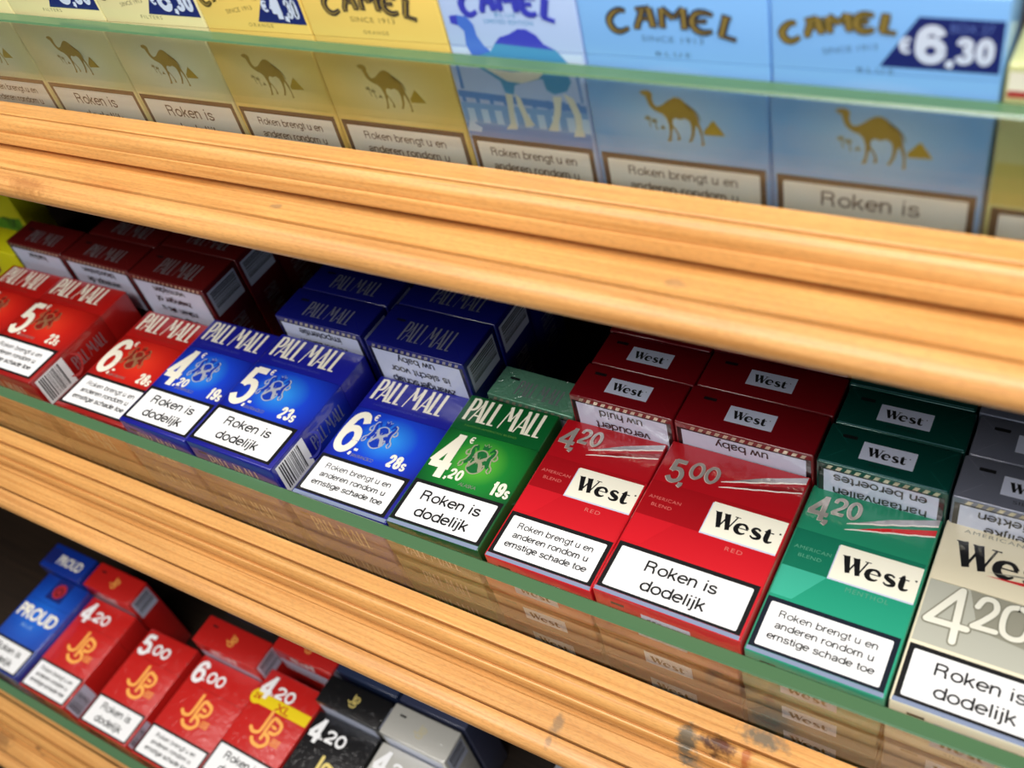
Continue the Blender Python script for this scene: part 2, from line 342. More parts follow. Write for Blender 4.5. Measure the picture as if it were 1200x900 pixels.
def empty(name, loc, rot, label=None, cat=None, group=None):
    o = bpy.data.objects.new(name, None); o.empty_display_size = .01; C.objects.link(o)
    o.location = loc; o.rotation_euler = rot
    if label: o['label'] = label
    if cat: o['category'] = cat
    if group: o['group'] = group
    return o
def child(name, me, parent, label=None):
    o = bpy.data.objects.new(name, me); C.objects.link(o); o.parent = parent
    if label: o['label'] = label
    return o
def copy_tree(o, parent=None):
    c = o.copy(); C.objects.link(c); c.parent = parent
    for ch in list(o.children): copy_tree(ch, c)
    return c
def make_pack(design):
    """design: dict(w,t,h,hl, body, lid, parts=[Part,...]) -> prototype root"""
    w, t, h, hl = design['w'], design['t'], design.get('h', 88), design.get('hl', 63.5)
    root = empty('cigarette_pack', (0, 0, 0), (0, 0, 0))
    b, l = pack_shells(w, t, h, hl, design.get('r', .9))
    b.materials.append(design['body']); l.materials.append(design.get('lid', design['body']))
    child('box_body', b, root); child('flip_lid', l, root)
    objs = {}
    for p in design['parts']:
        if not p.f: continue
        o = child(p.name, p.mesh(), objs.get(p.parent, root) if p.parent else root, p.label)
        objs[id(p)] = o; objs[p] = o
    return root
PROTO = {}
def place(key, design, loc, rot, label, group, cat='cigarette pack'):
    if key not in PROTO:
        PROTO[key] = o = make_pack(design() if callable(design) else design)
    else:
        o = copy_tree(PROTO[key])
    o.location = (loc[0], loc[1], loc[2] + Z0); o.rotation_euler = rot
    o['label'] = label; o['category'] = cat; o['group'] = group
    return o
HP = math.pi / 2
def lay(key, design, w, x, z, yaw, label, group, y0=0.0):
    w = w / 1000
    return place(key, design, (x + w / 2 * math.cos(yaw), y0 + w / 2 * math.sin(yaw), z), (-HP, 0, yaw), label, group)
def stand_inverted(key, design, w, t, x, yf, ztop, label, group, yaw=0.0):
    w, t = w / 1000, t / 1000
    return place(key, design, (x + w / 2 * math.cos(yaw) - t * math.sin(yaw), yf + w / 2 * math.sin(yaw) + t * math.cos(yaw), ztop), (math.pi, 0, yaw), label, group)

# parts shared by several designs
def warning(w, t, lines, top=28.3, v0=2.6, border=2.1, ext=1.0, big=None, white=WHITE, black=BLACK, margin=None):
    pf = plane_front(w, t)
    a = Part('warning_label', pf); a.rect(ext, v0, w - ext, top, black, .05); a.rrect(ext + border, v0 + 1.4, w - ext - border, top - border, .8, white, .09)
    b = Part('warning_text', pf, parent=a)
    put_lines(b, w, lines, top - border, v0 + 1.4, e=.16)
    return [a, b]
def put_lines(b, w, lines, vt, vb, e=.13, m=BLACK):
    H = vt - vb
    if len(lines) == 2: cap = H * .265; base = [vb + H * .59, vb + H * .15]; full = .71 * w
    else: cap = H * .158; base = [vb + H * (.70 - .255 * i) for i in range(len(lines))]; full = .765 * w
    wid = max(stroke_width(l, -.015) for l in lines); k = min(full / wid, cap * 1.28)
    for l, v in zip(lines, base):
        q = stroke_width(l, -.015) * k
        stroke_text(b, l, w / 2 - q / 2, w / 2 + q / 2, v, cap, m, 0.16 if len(lines) == 2 else .14, e, track=-.015)
DOD = ['Roken is', 'dodelijk']
RON = ['Roken brengt u en', 'anderen rondom u', 'ernstige schade toe']
def back_warning(w, t, lines, vt=36, hatch=True, white=GREYW, edge=BLACK, stripes=None):
    pb = plane_back(w, t)
    a = Part('back_warning_label', pb)
    if stripes:                                   # striped reflective strip along the edge
        for k in range(int((w - 6) / 4)): a.poly([(3 + 4 * k, .9), (5 + 4 * k, .9), (6.2 + 4 * k, 3.3), (4.2 + 4 * k, 3.3)], stripes, .05)
    a.rect(1.2, 3.4, w - 1.2, vt, edge, .04); a.rect(3.4, 4.2, w - 3.4, vt - 2, white, .08)
    b = Part('back_warning_text', pb, parent=a)
    n = len(lines); v = 5.9
    for l in lines:                               # first in list is nearest the end of the pack
        k = min(.74 * w / stroke_width(l), 5.6); q = stroke_width(l) * k
        stroke_text(b, l, w / 2 - q / 2, w / 2 + q / 2, v, k * .95, BLACK, .14, .35)
        v += k * 1.55
    return [a, b]
def barcode(w, t, u0=3, u1=26, m=WHITE):
    ps = plane_side(w, t); a = Part('barcode', ps); a.rect(u0, 2.5, u1, t - 2.5, m, .05)
    rnd = random.Random(5); u = u0 + 2
    while u < u1 - 5:
        q = rnd.choice((.35, .6, .9)); a.rect(u, 4.5, u + q, t - 3.5, BLACK, .09); u += q + rnd.choice((.4, .6, 1.0))
    return a
def crest(pf, cx, cz, silver, dark):
    a = Part('crest_emblem', pf, label='silver crest with two lions')
    f = lambda L: [(u - 26.6 + cx, v - 47.5 + cz) for u, v in L]
    shield = [(22.6, 46.5), (22.4, 42), (24, 40), (26.5, 39.0), (29, 39.7), (31.3, 42.2), (31.4, 47), (30.6, 50.6), (28.6, 53.6), (25.4, 54), (23, 51.5)]
    a.poly(f(shield), dark, .07); a.ribbon(f(shield + shield[:1]), .7, silver, .1)
    a.ribbon(f([(23, 52.5), (24.6, 48.6), (26.6, 47.2), (29.6, 49.2), (31.3, 52.6)]), [.8, 1.6, 2, 1.6, .8], silver, .11)
    a.ribbon(f([(22.9, 42.3), (24.8, 46), (26.6, 47.2), (28.8, 45.6), (30.6, 41.4)]), [.7, 1.6, 2, 2.2, 2.2], silver, .11)
    for sgn in (-1, 1):
        g = lambda L: [(53.4 - u - 26.6 + cx if sgn < 0 else u - 26.6 + cx, v - 47.5 + cz) for u, v in L]
        a.ribbon(g([(23.2, 53.6), (21.6, 56), (20.2, 54.6), (20.9, 51.8), (21.6, 48), (20.4, 45), (18.6, 44)]), [.8, 1.9, 1.4, 2.4, 2.7, 1.9, .9], dark, .12)
        a.ribbon(g([(21.4, 56.6), (19.8, 55.6), (19.5, 52.8), (20.2, 50), (19.4, 46.6), (17.6, 44.6), (17.4, 42)]), .75, silver, .14)
        a.ribbon(g([(20.6, 50.6), (18.6, 49.6), (17.6, 51.4), (18.8, 53.4)]), [.7, 1.0, .9, .4], silver, .14)
        a.ribbon(g([(22.6, 48.6), (24.2, 49.6), (25, 48.6)]), .8, silver, .15)
        a.ribbon(g([(21.9, 45.6), (23.4, 44.2), (22.2, 42.4)]), .8, silver, .15)
        a.ribbon(g([(19.2, 44.6), (19.4, 42.6), (17.8, 41.4)]), .7, silver, .15)
    a.poly(f([(25.2, 54.8), (24.9, 58.0), (26, 56.9), (26.9, 58.9), (27.9, 56.9), (29, 58), (28.7, 54.8)]), dark, .1)
    a.ribbon(f([(24.9, 58), (26, 56.9), (26.9, 58.9), (27.9, 56.9), (29, 58)]), .4, silver, .12, smooth=False)
    for k in range(8):
        t = k * math.pi / 4; a.ribbon(f([(26.6, 47.5), (26.6 + 2.7 * math.cos(t), 47.5 + 2.7 * math.sin(t))]), [.5, .1], silver, .17)
    return a
def tall_design(kind, w, t, price, count, city, warn, striptop=False):
    cols = dict(red=((146, 14, 12), (200, 32, 22), (238, 60, 36)), blue=((16, 22, 132), (24, 66, 205), (52, 160, 245)), green=((8, 78, 34), (28, 130, 48), (108, 205, 62)))[kind]
    lid = mat('lid_' + kind, dict(red=(182, 24, 20), blue=(26, 30, 150), green=(12, 92, 42))[kind], .35)
    side = cols[0]
    body = glow_mat('panel_%s_%d' % (kind, w), cols[0], cols[1], cols[2], .0005, .047, w / 1000 * .62, .030)
    pf, pe, ps = plane_front(w, t), plane_end(w, t), plane_side(w, t)
    L = []
    a = Part('brand_lettering', pf); word_tall(a, 3.6, w - 3.9 if w < 57 else w - 11, 70.6, 15.4, CREAMP); L.append(a)
    d = Part('small_print', pf); d.text('FAMOUS AMERICAN BLEND', w * .14, w * .72, 66.8, 1.2, mat('faint_' + kind, dict(red=(150, 60, 50), blue=(70, 80, 170), green=(90, 140, 60))[kind]))
    L.append(d); d = Part('city_print', pf)
    d.text(city, 24.2 if len(city) < 8 else 17.5, 34.5 if len(city) < 8 else 32.5, 31.0, 2.0, DSILVER, shear=.1, space=.8); L.append(d)
    p = Part('price_print', pf)
    if price[0] == '4':
        stroke_text(p, '4', 1.0, 14.6, 31.8, 29, CREAMP, .155, .2)
        stroke_text(p, ',20', 14.6, 24.0, 33.2, 6.6, CREAMP, .2, .21)
    else:
        stroke_text(p, price[0], 1.4, 15.6, 31.6, 29, CREAMP, .155, .2)
        stroke_text(p, ',-', 15.4, 19.6, 32.8, 8, CREAMP, .2, .21)
    stroke_text(p, '€', 15.8, 18.6, 56.8, 4.4, CREAMP, .15, .2)
    L.append(p); p = Part('count_print', pf)
    k = w - 12.2 if w < 57 else w - 20
    if w < 57: stroke_text(p, count[:-1], k, k + 7.6, 31.0, 8.4, CREAMP, .2, .2); stroke_text(p, 's', k + 8.1, k + 10.8, 31.0, 6.4, CREAMP, .18, .2)
    else: stroke_text(p, count[:-1], k - 2, k + 6.4, 31.2, 8.4, CREAMP, .2, .2); stroke_text(p, 's', k + 7.0, k + 10.0, 31.2, 6.4, CREAMP, .18, .2)
    L.append(p)
    c = crest(pf, 26.8 if w < 57 else 26.5, 48, mat('crest_silver_' + kind, dict(red=(168, 120, 84), blue=(188, 192, 206), green=(176, 174, 146))[kind], .35, .15),
              mat('crest_dark_' + kind, dict(red=(140, 30, 22), blue=(24, 60, 180), green=(28, 110, 54))[kind])); L.append(c)
    L += warning(w if w < 57 else w - (7 if kind != 'blue' or price[0] != '6' else 1), t, DOD if warn == 'd' else RON) if w < 57 else wide_warning(w, t, DOD if warn == 'd' else RON)
    if striptop: q = Part('bottom_fold_sheen', pf); q.rect(.9, .1, w - .9, 2.3, STRIP, .05); L.append(q)
    en = Part('end_lettering', pe); word_tall(en, w * .2, w * .8, t * .28, t * .42, SILVER, thick=.8); L.append(en)
    en2 = Part('end_mark', pe); en2.rrect(w * .1, t * .68, w * .1 + 6.5, t * .68 + 1.7, .5, BLACK); L.append(en2)
    if w > 57: L.append(barcode(w, t))
    sd = Part('side_lettering', ps); word_tall(sd, 30, 58, t * .3, t * .38, SILVER, thick=.8)
    sd.ribbon([(24, t * .3), (29, t * .2), (34, t * .3), (36, t * .6), (32, t * .8)], [.6, 2.4, 1.2, 2.2, .6], mat('side_scroll_' + kind, tuple(min(255, c_ + 60) for c_ in side)), .04); L.append(sd)
    return dict(w=w, t=t, body=body, lid=lid, parts=L)
def wide_warning(w, t, lines):
    pf = plane_front(w, t)
    a = Part('warning_label', pf); a.rect(1, 2.6, w - 3, 28.3, BLACK, .05); a.rrect(3.1, 4.2, w - 5.2, 26.2, .8, WHITE, .09)
    b = Part('warning_text', pf, parent=a); put_lines(b, w - 2, lines, 26.2, 4.2)
    return [a, b]
def west_end(w, t, m_label, faint=None, word=None):
    pe = plane_end(w, t)
    a = Part('end_label', pe); u0 = w / 2 - 11.2; a.rect(u0, t / 2 - 4.9, u0 + 22.4, t / 2 + 4.9, m_label, .05)
    b = Part('end_lettering', pe, parent=a); word_west(b, u0 + 2.6, u0 + 20.6, t / 2 - 2.4, BLACK, .1)
    c = Part('end_mark', pe); c.rrect(w * .12, t * .7, w * .12 + 6.4, t * .7 + 1.8, .3, BLACK)
    out = [a, b, c]
    if word: d = Part('end_small_print', pe); d.text(word, w / 2 - 6, w / 2 + 7, t / 2 - 8, 1.6, faint); out.append(d)
    return out
WRED = (206, 20, 30)
def west_design(kind, w, t, price, warn):
    pf = plane_front(w, t); dx = w - 55.2
    if kind == 'red': body, band, lidc, light, wedge = (198, 22, 34), (164, 14, 24), (180, 16, 28), (206, 26, 38), (140, 10, 20)
    else: body, band, lidc, light, wedge = (34, 150, 118), (20, 116, 88), (34, 140, 104), (62, 174, 146), (214, 24, 30)
    bm_ = mat('west_' + kind, body, .35); L = []
    a = Part('colour_band', pf); a.rect(.9, 43.2, w - .9, 63.2, mat('west_band_' + kind, band, .35), .03)
    a.poly([(.9, 43.2), (20, 43.2), (10, 28.2), (.9, 28.2)], mat('west_light_' + kind, light, .35), .03); L.append(a)
    s = Part('torn_stripes', pf); gr = mat('stripe_silver', (176, 172, 176), .3, .5); wl = mat('stripe_white', (244, 236, 226), .5)
    rnd = random.Random(3)
    n = 14; x0 = 19.5 + dx * .95; wr = w - .9 - x0
    low = [(x0 + wr * k / n, 72.2 + wr * .32 * k / n + rnd.uniform(-.2, .2)) for k in range(n + 1)]
    s.poly(low + [(w - .9, low[-1][1] + 3.6), (x0 + wr * .45, 80.0)], gr, .06)
    s.ribbon(low, [.3] + [.75] * n, wl, .12, smooth=False)
    lo2 = [(x0 + wr * k / n, 69.0 + wr * .25 * k / n + rnd.uniform(-.2, .2)) for k in range(n + 1)]
    s.poly(lo2 + [(w - .9, lo2[-1][1] + 3.4), (x0 + wr * .42, 74.9)], mat('wedge_' + kind, wedge, .35), .06)
    s.ribbon(lo2, [.3] + [.7] * n, wl, .12, smooth=False); L.append(s)
    p = Part('price_print', pf); pm = mat('price_' + kind, (176, 168, 162), .3, .35); po = mat('price_edge', (222, 210, 200), .4)
    for e_, m_, o_ in ((.08, po, -.35), (.4, pm, 0)):
        if price == '4,20':
            stroke_text(p, '4', 2.0 + o_, 10.6 + o_, 69.6, 13.4, m_, .155, e_); stroke_text(p, ',', 9.6 + o_, 11.4 + o_, 69.6, 9, m_, .22, e_); stroke_text(p, '20', 11.4 + o_, 23.4 + o_, 74.6, 9.6, m_, .16, e_)
        else:
            stroke_text(p, '5', 5.0 + o_, 12.8 + o_, 64.2, 13.8, m_, .155, e_); stroke_text(p, ',', 12.4 + o_, 14.2 + o_, 64.2, 9, m_, .22, e_); stroke_text(p, '00', 14.6 + o_, 28.6 + o_, 69.2, 9.8, m_, .16, e_)
    L.append(p)
    sp = Part('small_print', pf); fm = mat('faint_west_' + kind, (214, 110, 104) if kind == 'red' else (90, 160, 130))
    sp.text('AMERICAN', 2.8, 18.4, 53.2, 1.7, fm, space=1.1); sp.text('BLEND', 5.6, 15.4, 49.3, 1.7, fm, space=1.1)
    L.append(sp); sp = Part('flavour_print', pf)
    if kind == 'red': sp.text('RED', 33.6 + dx, 41.4 + dx, 38.2, 2.0, fm, space=1.2)
    else: sp.text('MENTHOL', 28.4, 45.4, 39.4, 2.2, fm, space=1.2)
    L.append(sp)
    lb = Part('brand_label', pf); lb.rect(20.0 + dx, 42.9, 55.0 + dx - .7, 60.4, GREYW, .06); lb.rect(20.5 + dx, 43.7, 54.3 + dx, 60.9, mat('label_cream', (250, 246, 226), .45), .1); L.append(lb)
    bl = Part('brand_lettering', pf, parent=lb); word_west(bl, 23.0 + dx, 53.8 + dx, 48.2, BLACK, .16); L.append(bl)
    L += warning(w, t, DOD if warn == 'd' else RON, top=26.8, v0=2.2, black=BLACK if kind == 'red' else mat('blue_black', (18, 26, 40)))
    q = Part('bottom_fold_sheen', pf); q.rect(.8, .2, w - .8, 2.1, STRIP, .05); L.append(q)
    L += west_end(w, t, GREYW, mat('faint_end_' + kind, (60, 110, 90) if kind != 'red' else (110, 20, 20)), None if kind == 'red' else 'MENTHOL')
    return dict(w=w, t=t, body=bm_, lid=mat('west_lid_' + kind, lidc, .35), parts=L, hl=62.6)
def silver_design(w, t):
    pf = plane_front(w, t); L = []
    g = mat('panel_grey', (182, 182, 168), .35); g2 = mat('panel_grey_dark', (150, 148, 132), .35)
    a = Part('colour_band', pf); a.rect(.9, 27.5, w - .9, 56.8, g, .04); a.poly([(16, 56.8), (w - .9, 56.8), (w - .9, 36), (22, 40)], g2, .06); L.append(a)
    bl = Part('brand_lettering', pf); word_west(bl, 6.2, 51.5, 66.6, BLACK, .1)
    L.append(bl)
    rs = Part('torn_stripes', pf); rs.poly([(19.5, 65.3), (33, 66.6), (50, 68.6), (33, 65.2)], mat('slash_red', (206, 30, 40)), .2)
    rs.poly([(19.5, 67.0), (30, 69.2), (45, 71), (30, 68.4)], g2, .2); L.append(rs)
    p = Part('price_print', pf); pm = mat('price_cream', (236, 234, 218), .4); po = mat('price_shadow', (138, 136, 120), .4)
    for k, m_, e_ in ((1.3, po, .12), (0, pm, .3)):
        for q0, q1 in (((14.7, 31.5), (13.6, 55)), ((13.6, 55), (3.8, 38.2)), ((3.8, 38.2), (18.2, 38.6))): p.ribbon([q0, q1], 2.7 + k, m_, e_)
        for q in ((14.7, 31.5), (13.6, 55), (3.8, 38.2), (18.2, 38.6)): p.disc(q[0], q[1], 1.35 + k / 2, 1.35 + k / 2, m_, e_, 12)
        p.ribbon([(20, 50), (21.8, 54.2), (25.4, 54.4), (26.6, 50.4), (23.6, 45.2), (20, 41)], 2.2 + k, m_, e_, cap=True)
        p.ribbon([(20, 41), (28, 41.3)], 2.2 + k, m_, e_, cap=True)
        p.ribbon([(34.2, 55), (30.6, 53.2), (29.6, 47.5), (30.6, 42.2), (34.2, 40.6), (37.6, 42.4), (38.6, 48), (37.4, 53.4), (34.2, 55)], 2.2 + k, m_, e_)
    L.append(p)
    sp = Part('small_print', pf); sp.text('AMERICAN BLEND', 7.6, 46, 83.2, 1.7, g2, space=1.2); L.append(sp)
    L += warning(w, t, DOD, top=26.0, v0=2.0); q = Part('bottom_fold_sheen', pf); q.rect(.8, .1, w - .8, 2, STRIP, .05); L.append(q)
    L += west_end(w, t, GREYW, g2, 'SILVER')
    return dict(w=w, t=t, body=mat('west_cream', (236, 226, 196), .35), lid=mat('west_cream', (236, 226, 196)), parts=L, hl=57)
def gothic_design(kind, w, t, price, warn, stripe=False):
    """gold monogram packs of the bottom shelf"""
    pf, pe = plane_front(w, t), plane_end(w, t); L = []
    base = dict(red=(192, 30, 26), black=(22, 22, 24), silver=(200, 198, 190))[kind]
    gm = mat('monogram_' + kind, dict(red=(248, 176, 84), black=(226, 204, 120), silver=(206, 196, 160))[kind], .4)
    def mono(P, ox, oz, k, m, e):
        f = lambda pts: [(ox + (u - 26) * k, oz + (v - 46) * k) for u, v in pts]
        P.ribbon(f([(24.8, 59.8), (24.8, 46), (23.2, 42.2), (18.6, 41.4), (15.4, 43.6)]), 2.6 * k, m, e, cap=True)
        P.ribbon(f([(29, 39.2), (29, 55.0), (34, 55.6), (38.4, 53.4), (39.2, 49), (36.6, 46), (32.4, 45.8)]), 2.6 * k, m, e, cap=True)
        P.ribbon(f([(32, 50.6), (35, 50)]), 2.2 * k, m, e, cap=True)
        P.ribbon(f([(21.6, 37), (25.4, 34.2), (32, 34), (35.8, 37.6), (34.6, 41.6), (31, 43.4)]), 2.7 * k, m, e, cap=True)
    a = Part('monogram', pf); mono(a, 26.5, 46, 1.0, gm, .1); L.append(a)
    sp = Part('small_print', pf, parent=a)
    for k in range(4): sp.rect(38.4, 38.2 + k * 1.5, 46.5, 38.8 + k * 1.5, gm, .05)
    L.append(sp)
    p = Part('price_print', pf)
    stroke_text(p, price[0], 2.0, 13.6, 65.2, 18.6, WHITE, .19, .5); stroke_text(p, '.' + price[1:], 13.4, 34.6, 69.2, 9.6, WHITE, .2, .5); L.append(p)
    if stripe:
        y = mat('yellow_print', (236, 206, 20), .4); r = mat('xl_red', (190, 60, 20))
        s = Part('yellow_banner', pf); s.rect(.6, 60.2, w - .6, 69.0, y, .07); s.disc(4.4, 65, 6.2, 6.2, y, .08)
        s.text('XL', 24, 38, 61.4, 5.6, r, bold=.02, e=.12); stroke_text(s, '24', 1.2, 7.6, 62.8, 4.6, r, .2, .12); L.append(s)
        for q in p.v: pass
    L += warning(w, t, DOD if warn == 'd' else RON, top=26.0, v0=1.2, border=1.8, ext=.9)
    en = Part('end_monogram', pe); mono(en, w / 2, t / 2, .36, gm, .1); en.rrect(w * .14, t * .68, w * .14 + 5.5, t * .68 + 1.5, .3, BLACK); L.append(en)
    L.append(barcode(w, t, 2.5, 24, GREYW))
    if kind == 'red':
        b = Part('back_print', plane_back(w, t)); b.text('JPS', w * .28, w * .74, 4.4, 6.4, WHITE, bold=.03); b.rect(2, 14, w - 2, 30, GREYW, .05); L.append(b)
    else:
        b = Part('back_print', plane_back(w, t)); b.rect(3, 4, w - 3, 30, GREYW, .05); L.append(b)
    return dict(w=w, t=t, body=mat('gothic_' + kind, base, .35, 0.15 if kind == 'silver' else 0, strength=.35, scale=120), parts=L, hl=64)
def proud_design(w, t):
    pf, pe = plane_front(w, t), plane_end(w, t)
    body = glow_mat('panel_proud', (14, 48, 140), (22, 78, 180), (30, 110, 215), 0, .05, .045, .045); L = []
    a = Part('brand_lettering', pf); a.text('PROUD', 3, 50.5, 46, 11, CREAMP, bold=.03, space=.95); L.append(a)
    b = Part('dark_panel', pf); b.rect(17, 67.5, 37, 87.2, NAVY, .05); b.disc(27, 77, 6.8, 6.8, mat('proud_red', (170, 40, 50)), .1); b.ribbon([(23, 77), (27, 80), (31, 76), (27, 73), (23, 77)], 1.2, mat('proud_dark', (60, 10, 20)), .14); L.append(b)
    c = Part('small_print', pf); c.text('BLUE', 18, 32, 38.5, 3.2, mat('proud_light', (130, 170, 220))); L.append(c)
    L += warning(w, t, DOD, top=25.5, v0=1.2)
    en = Part('end_lettering', pe); en.text('PROUD', w * .3, w * .86, t * .3, t * .36, CREAMP, bold=.02); en.rect(1, t * .2, w * .26, t * .8, NAVY, .04); L.append(en)
    return dict(w=w, t=t, body=body, parts=L)
def camel_design(kind, w, t, price, warn, dv, style):
    base = dict(cream=(232, 222, 164), orange=(238, 206, 106), blue=(128, 184, 242), pale=(206, 206, 158))[kind]
    pf = plane_front(w, t); L = []
    o = (w - 62) / 2
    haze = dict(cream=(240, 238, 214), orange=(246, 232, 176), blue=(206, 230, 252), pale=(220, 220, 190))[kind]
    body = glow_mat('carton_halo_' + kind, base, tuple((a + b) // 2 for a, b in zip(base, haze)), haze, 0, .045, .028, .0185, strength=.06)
    dk, gd = mat('letter_dark', (40, 40, 56)), mat('letter_gold', (150, 128, 60), .4)
    em = Part('camel_emblem', pf, label='gold camel standing before a pyramid')
    dg = dv; dv = dv + 1.8
    em.poly([(u + o, v + dv) for u, v in CAMEL_BODY], mat('camel_gold', (184, 148, 50), .4), .12)
    em.poly([(u + o, v + dv) for u, v in [(40.3, 40.6), (41.3, 41.8), (43.7, 44.8), (47.4, 39.5), (40.5, 39.2)]], mat('pyramid_gold', (196, 160, 40), .4), .1)
    pm = mat('palm_gold', (170, 146, 80), .4)
    for px, pv in ((21.4, 43.4), (23.6, 42.6)):
        em.ribbon([(px + o, pv + dv), (px + .8 + o, pv - 3.2 + dv)], .35, pm, .1)
        for an in (-30, 20, 70, 120, 170, 215): em.ribbon([(px + o, pv + dv), (px + o + 1.3 * math.cos(math.radians(an)), pv + dv + 1.1 * math.sin(math.radians(an)))], [.6, .2], pm, .1)
    em.poly([(25.4 + o, 40 + dv), (26.4 + o, 41.4 + dv), (27.4 + o, 40 + dv)], pm, .1)
    em.ribbon([(36.5 + o, 47.6 + dv), (35 + o, 50 + dv), (38.6 + o, 46.8 + dv), (39.6 + o, 44 + dv)], [.2, .3, .4, .2], mat('camel_shade', (112, 84, 30)), .15)
    L.append(em); dv = dg
    a = Part('brand_lettering', pf); sp = Part('small_print', pf)
    fm = mat('faint_camel_' + kind, tuple(int(c_ * .62) for c_ in base))
    if style == 'arc':
        word_arc(a, dv, dk, gd, f=lambda u, v: (u + o, v))
        sp.text('SINCE 1913', 21.3 + o, 41.4 + o, 70.4 + dv, 1.9, fm, space=1.1)
        sp.text('ORANGE' if kind == 'orange' else 'BLUE', 25.5 + o, 37 + o, 65.8 + dv, 1.4, fm, space=1.4)
    else:
        k = .76; rr = math.radians(9)
        def f(u, v):
            x, y = (u - 31.2) * k, (v - 77) * k
            c0 = (18.5, 78.5 + dv)
            return (c0[0] + x * math.cos(rr) - y * math.sin(rr), c0[1] + x * math.sin(rr) + y * math.cos(rr))
        word_arc(a, 0, mat('letter_gold_dark', (96, 84, 40)), gd, f=f)
        sp.text('SINCE 1913', 15, 30, 70.2 + dv, 1.7, fm, rot=math.radians(9))
        word = {'cream': 'FILTERS', 'orange': 'ORANGE', 'blue': 'BLUE'}[kind]
        sp.text(word, 24.5, 37.5 if kind != 'blue' else 34.5, 65.4 + dv, 1.5, fm, space=1.4)
        tg = Part('price_tag', pf); r = w - .8
        tg.poly([(30.5, 67.6 + dv), (40, 82.4 + dv), (r, 82.0 + dv), (r, 67.3 + dv)], NAVY, .07)
        tx = Part('price_print', pf, parent=tg); tw = mat('price_white', (214, 226, 246), .4)
        s = (r - 34) / 27.5
        stroke_text(tx, '€', 35.2, 38.6, 71.8 + dv, 4.8, tw, .2, .12)
        stroke_text(tx, price[0], 39.2, 39.2 + 8 * s, 69.2 + dv, 11.0, tw, .24, .12)
        stroke_text(tx, ',' + price[2:], 39.8 + 8 * s, min(r - 2.0, 40 + 19.5 * s), 69.6 + dv, 7.6, tw, .25, .12)
        if price[0] == '6': tx.text('BOX 27', 48, 58.4, 78.4 + dv, 2.4, mat('tag_blue', (92, 116, 190)), e=.12)
        L += [tg, tx]
    L += [a, sp]
    br = BLACK; dv += 1.8
    wa = Part('warning_label', pf); wa.rect(1.6, 3, w - 1.6, 28.4 + dv, br, .05); wa.rrect(3.6, 4.5, w - 3.6, 26.2 + dv, .5, mat('warm_white_card', (238, 236, 232), .5), .09)
    wt = Part('warning_text', pf, parent=wa)
    tone = mat('warning_ink', (60, 44, 34), .5)
    if warn == 'd':
        stroke_text(wt, 'Roken is', w / 2 - 15.5, w / 2 + 14, 18.6 + dv, 5.4, tone, .13); stroke_text(wt, 'dodelijk', w / 2 - 14.5, w / 2 + 14, 9.7 + dv, 5.4, tone, .13)
    else:
        for i, (l, q) in enumerate(zip(RON, (.64, .64, .66))): stroke_text(wt, l, w / 2 - w * q / 2, w / 2 + w * q / 2, 20.6 - 6.0 * i + dv, 3.5, tone, .13)
    L += [wa, wt]
    return dict(w=w, t=t, body=body, parts=L, hl=64.8)
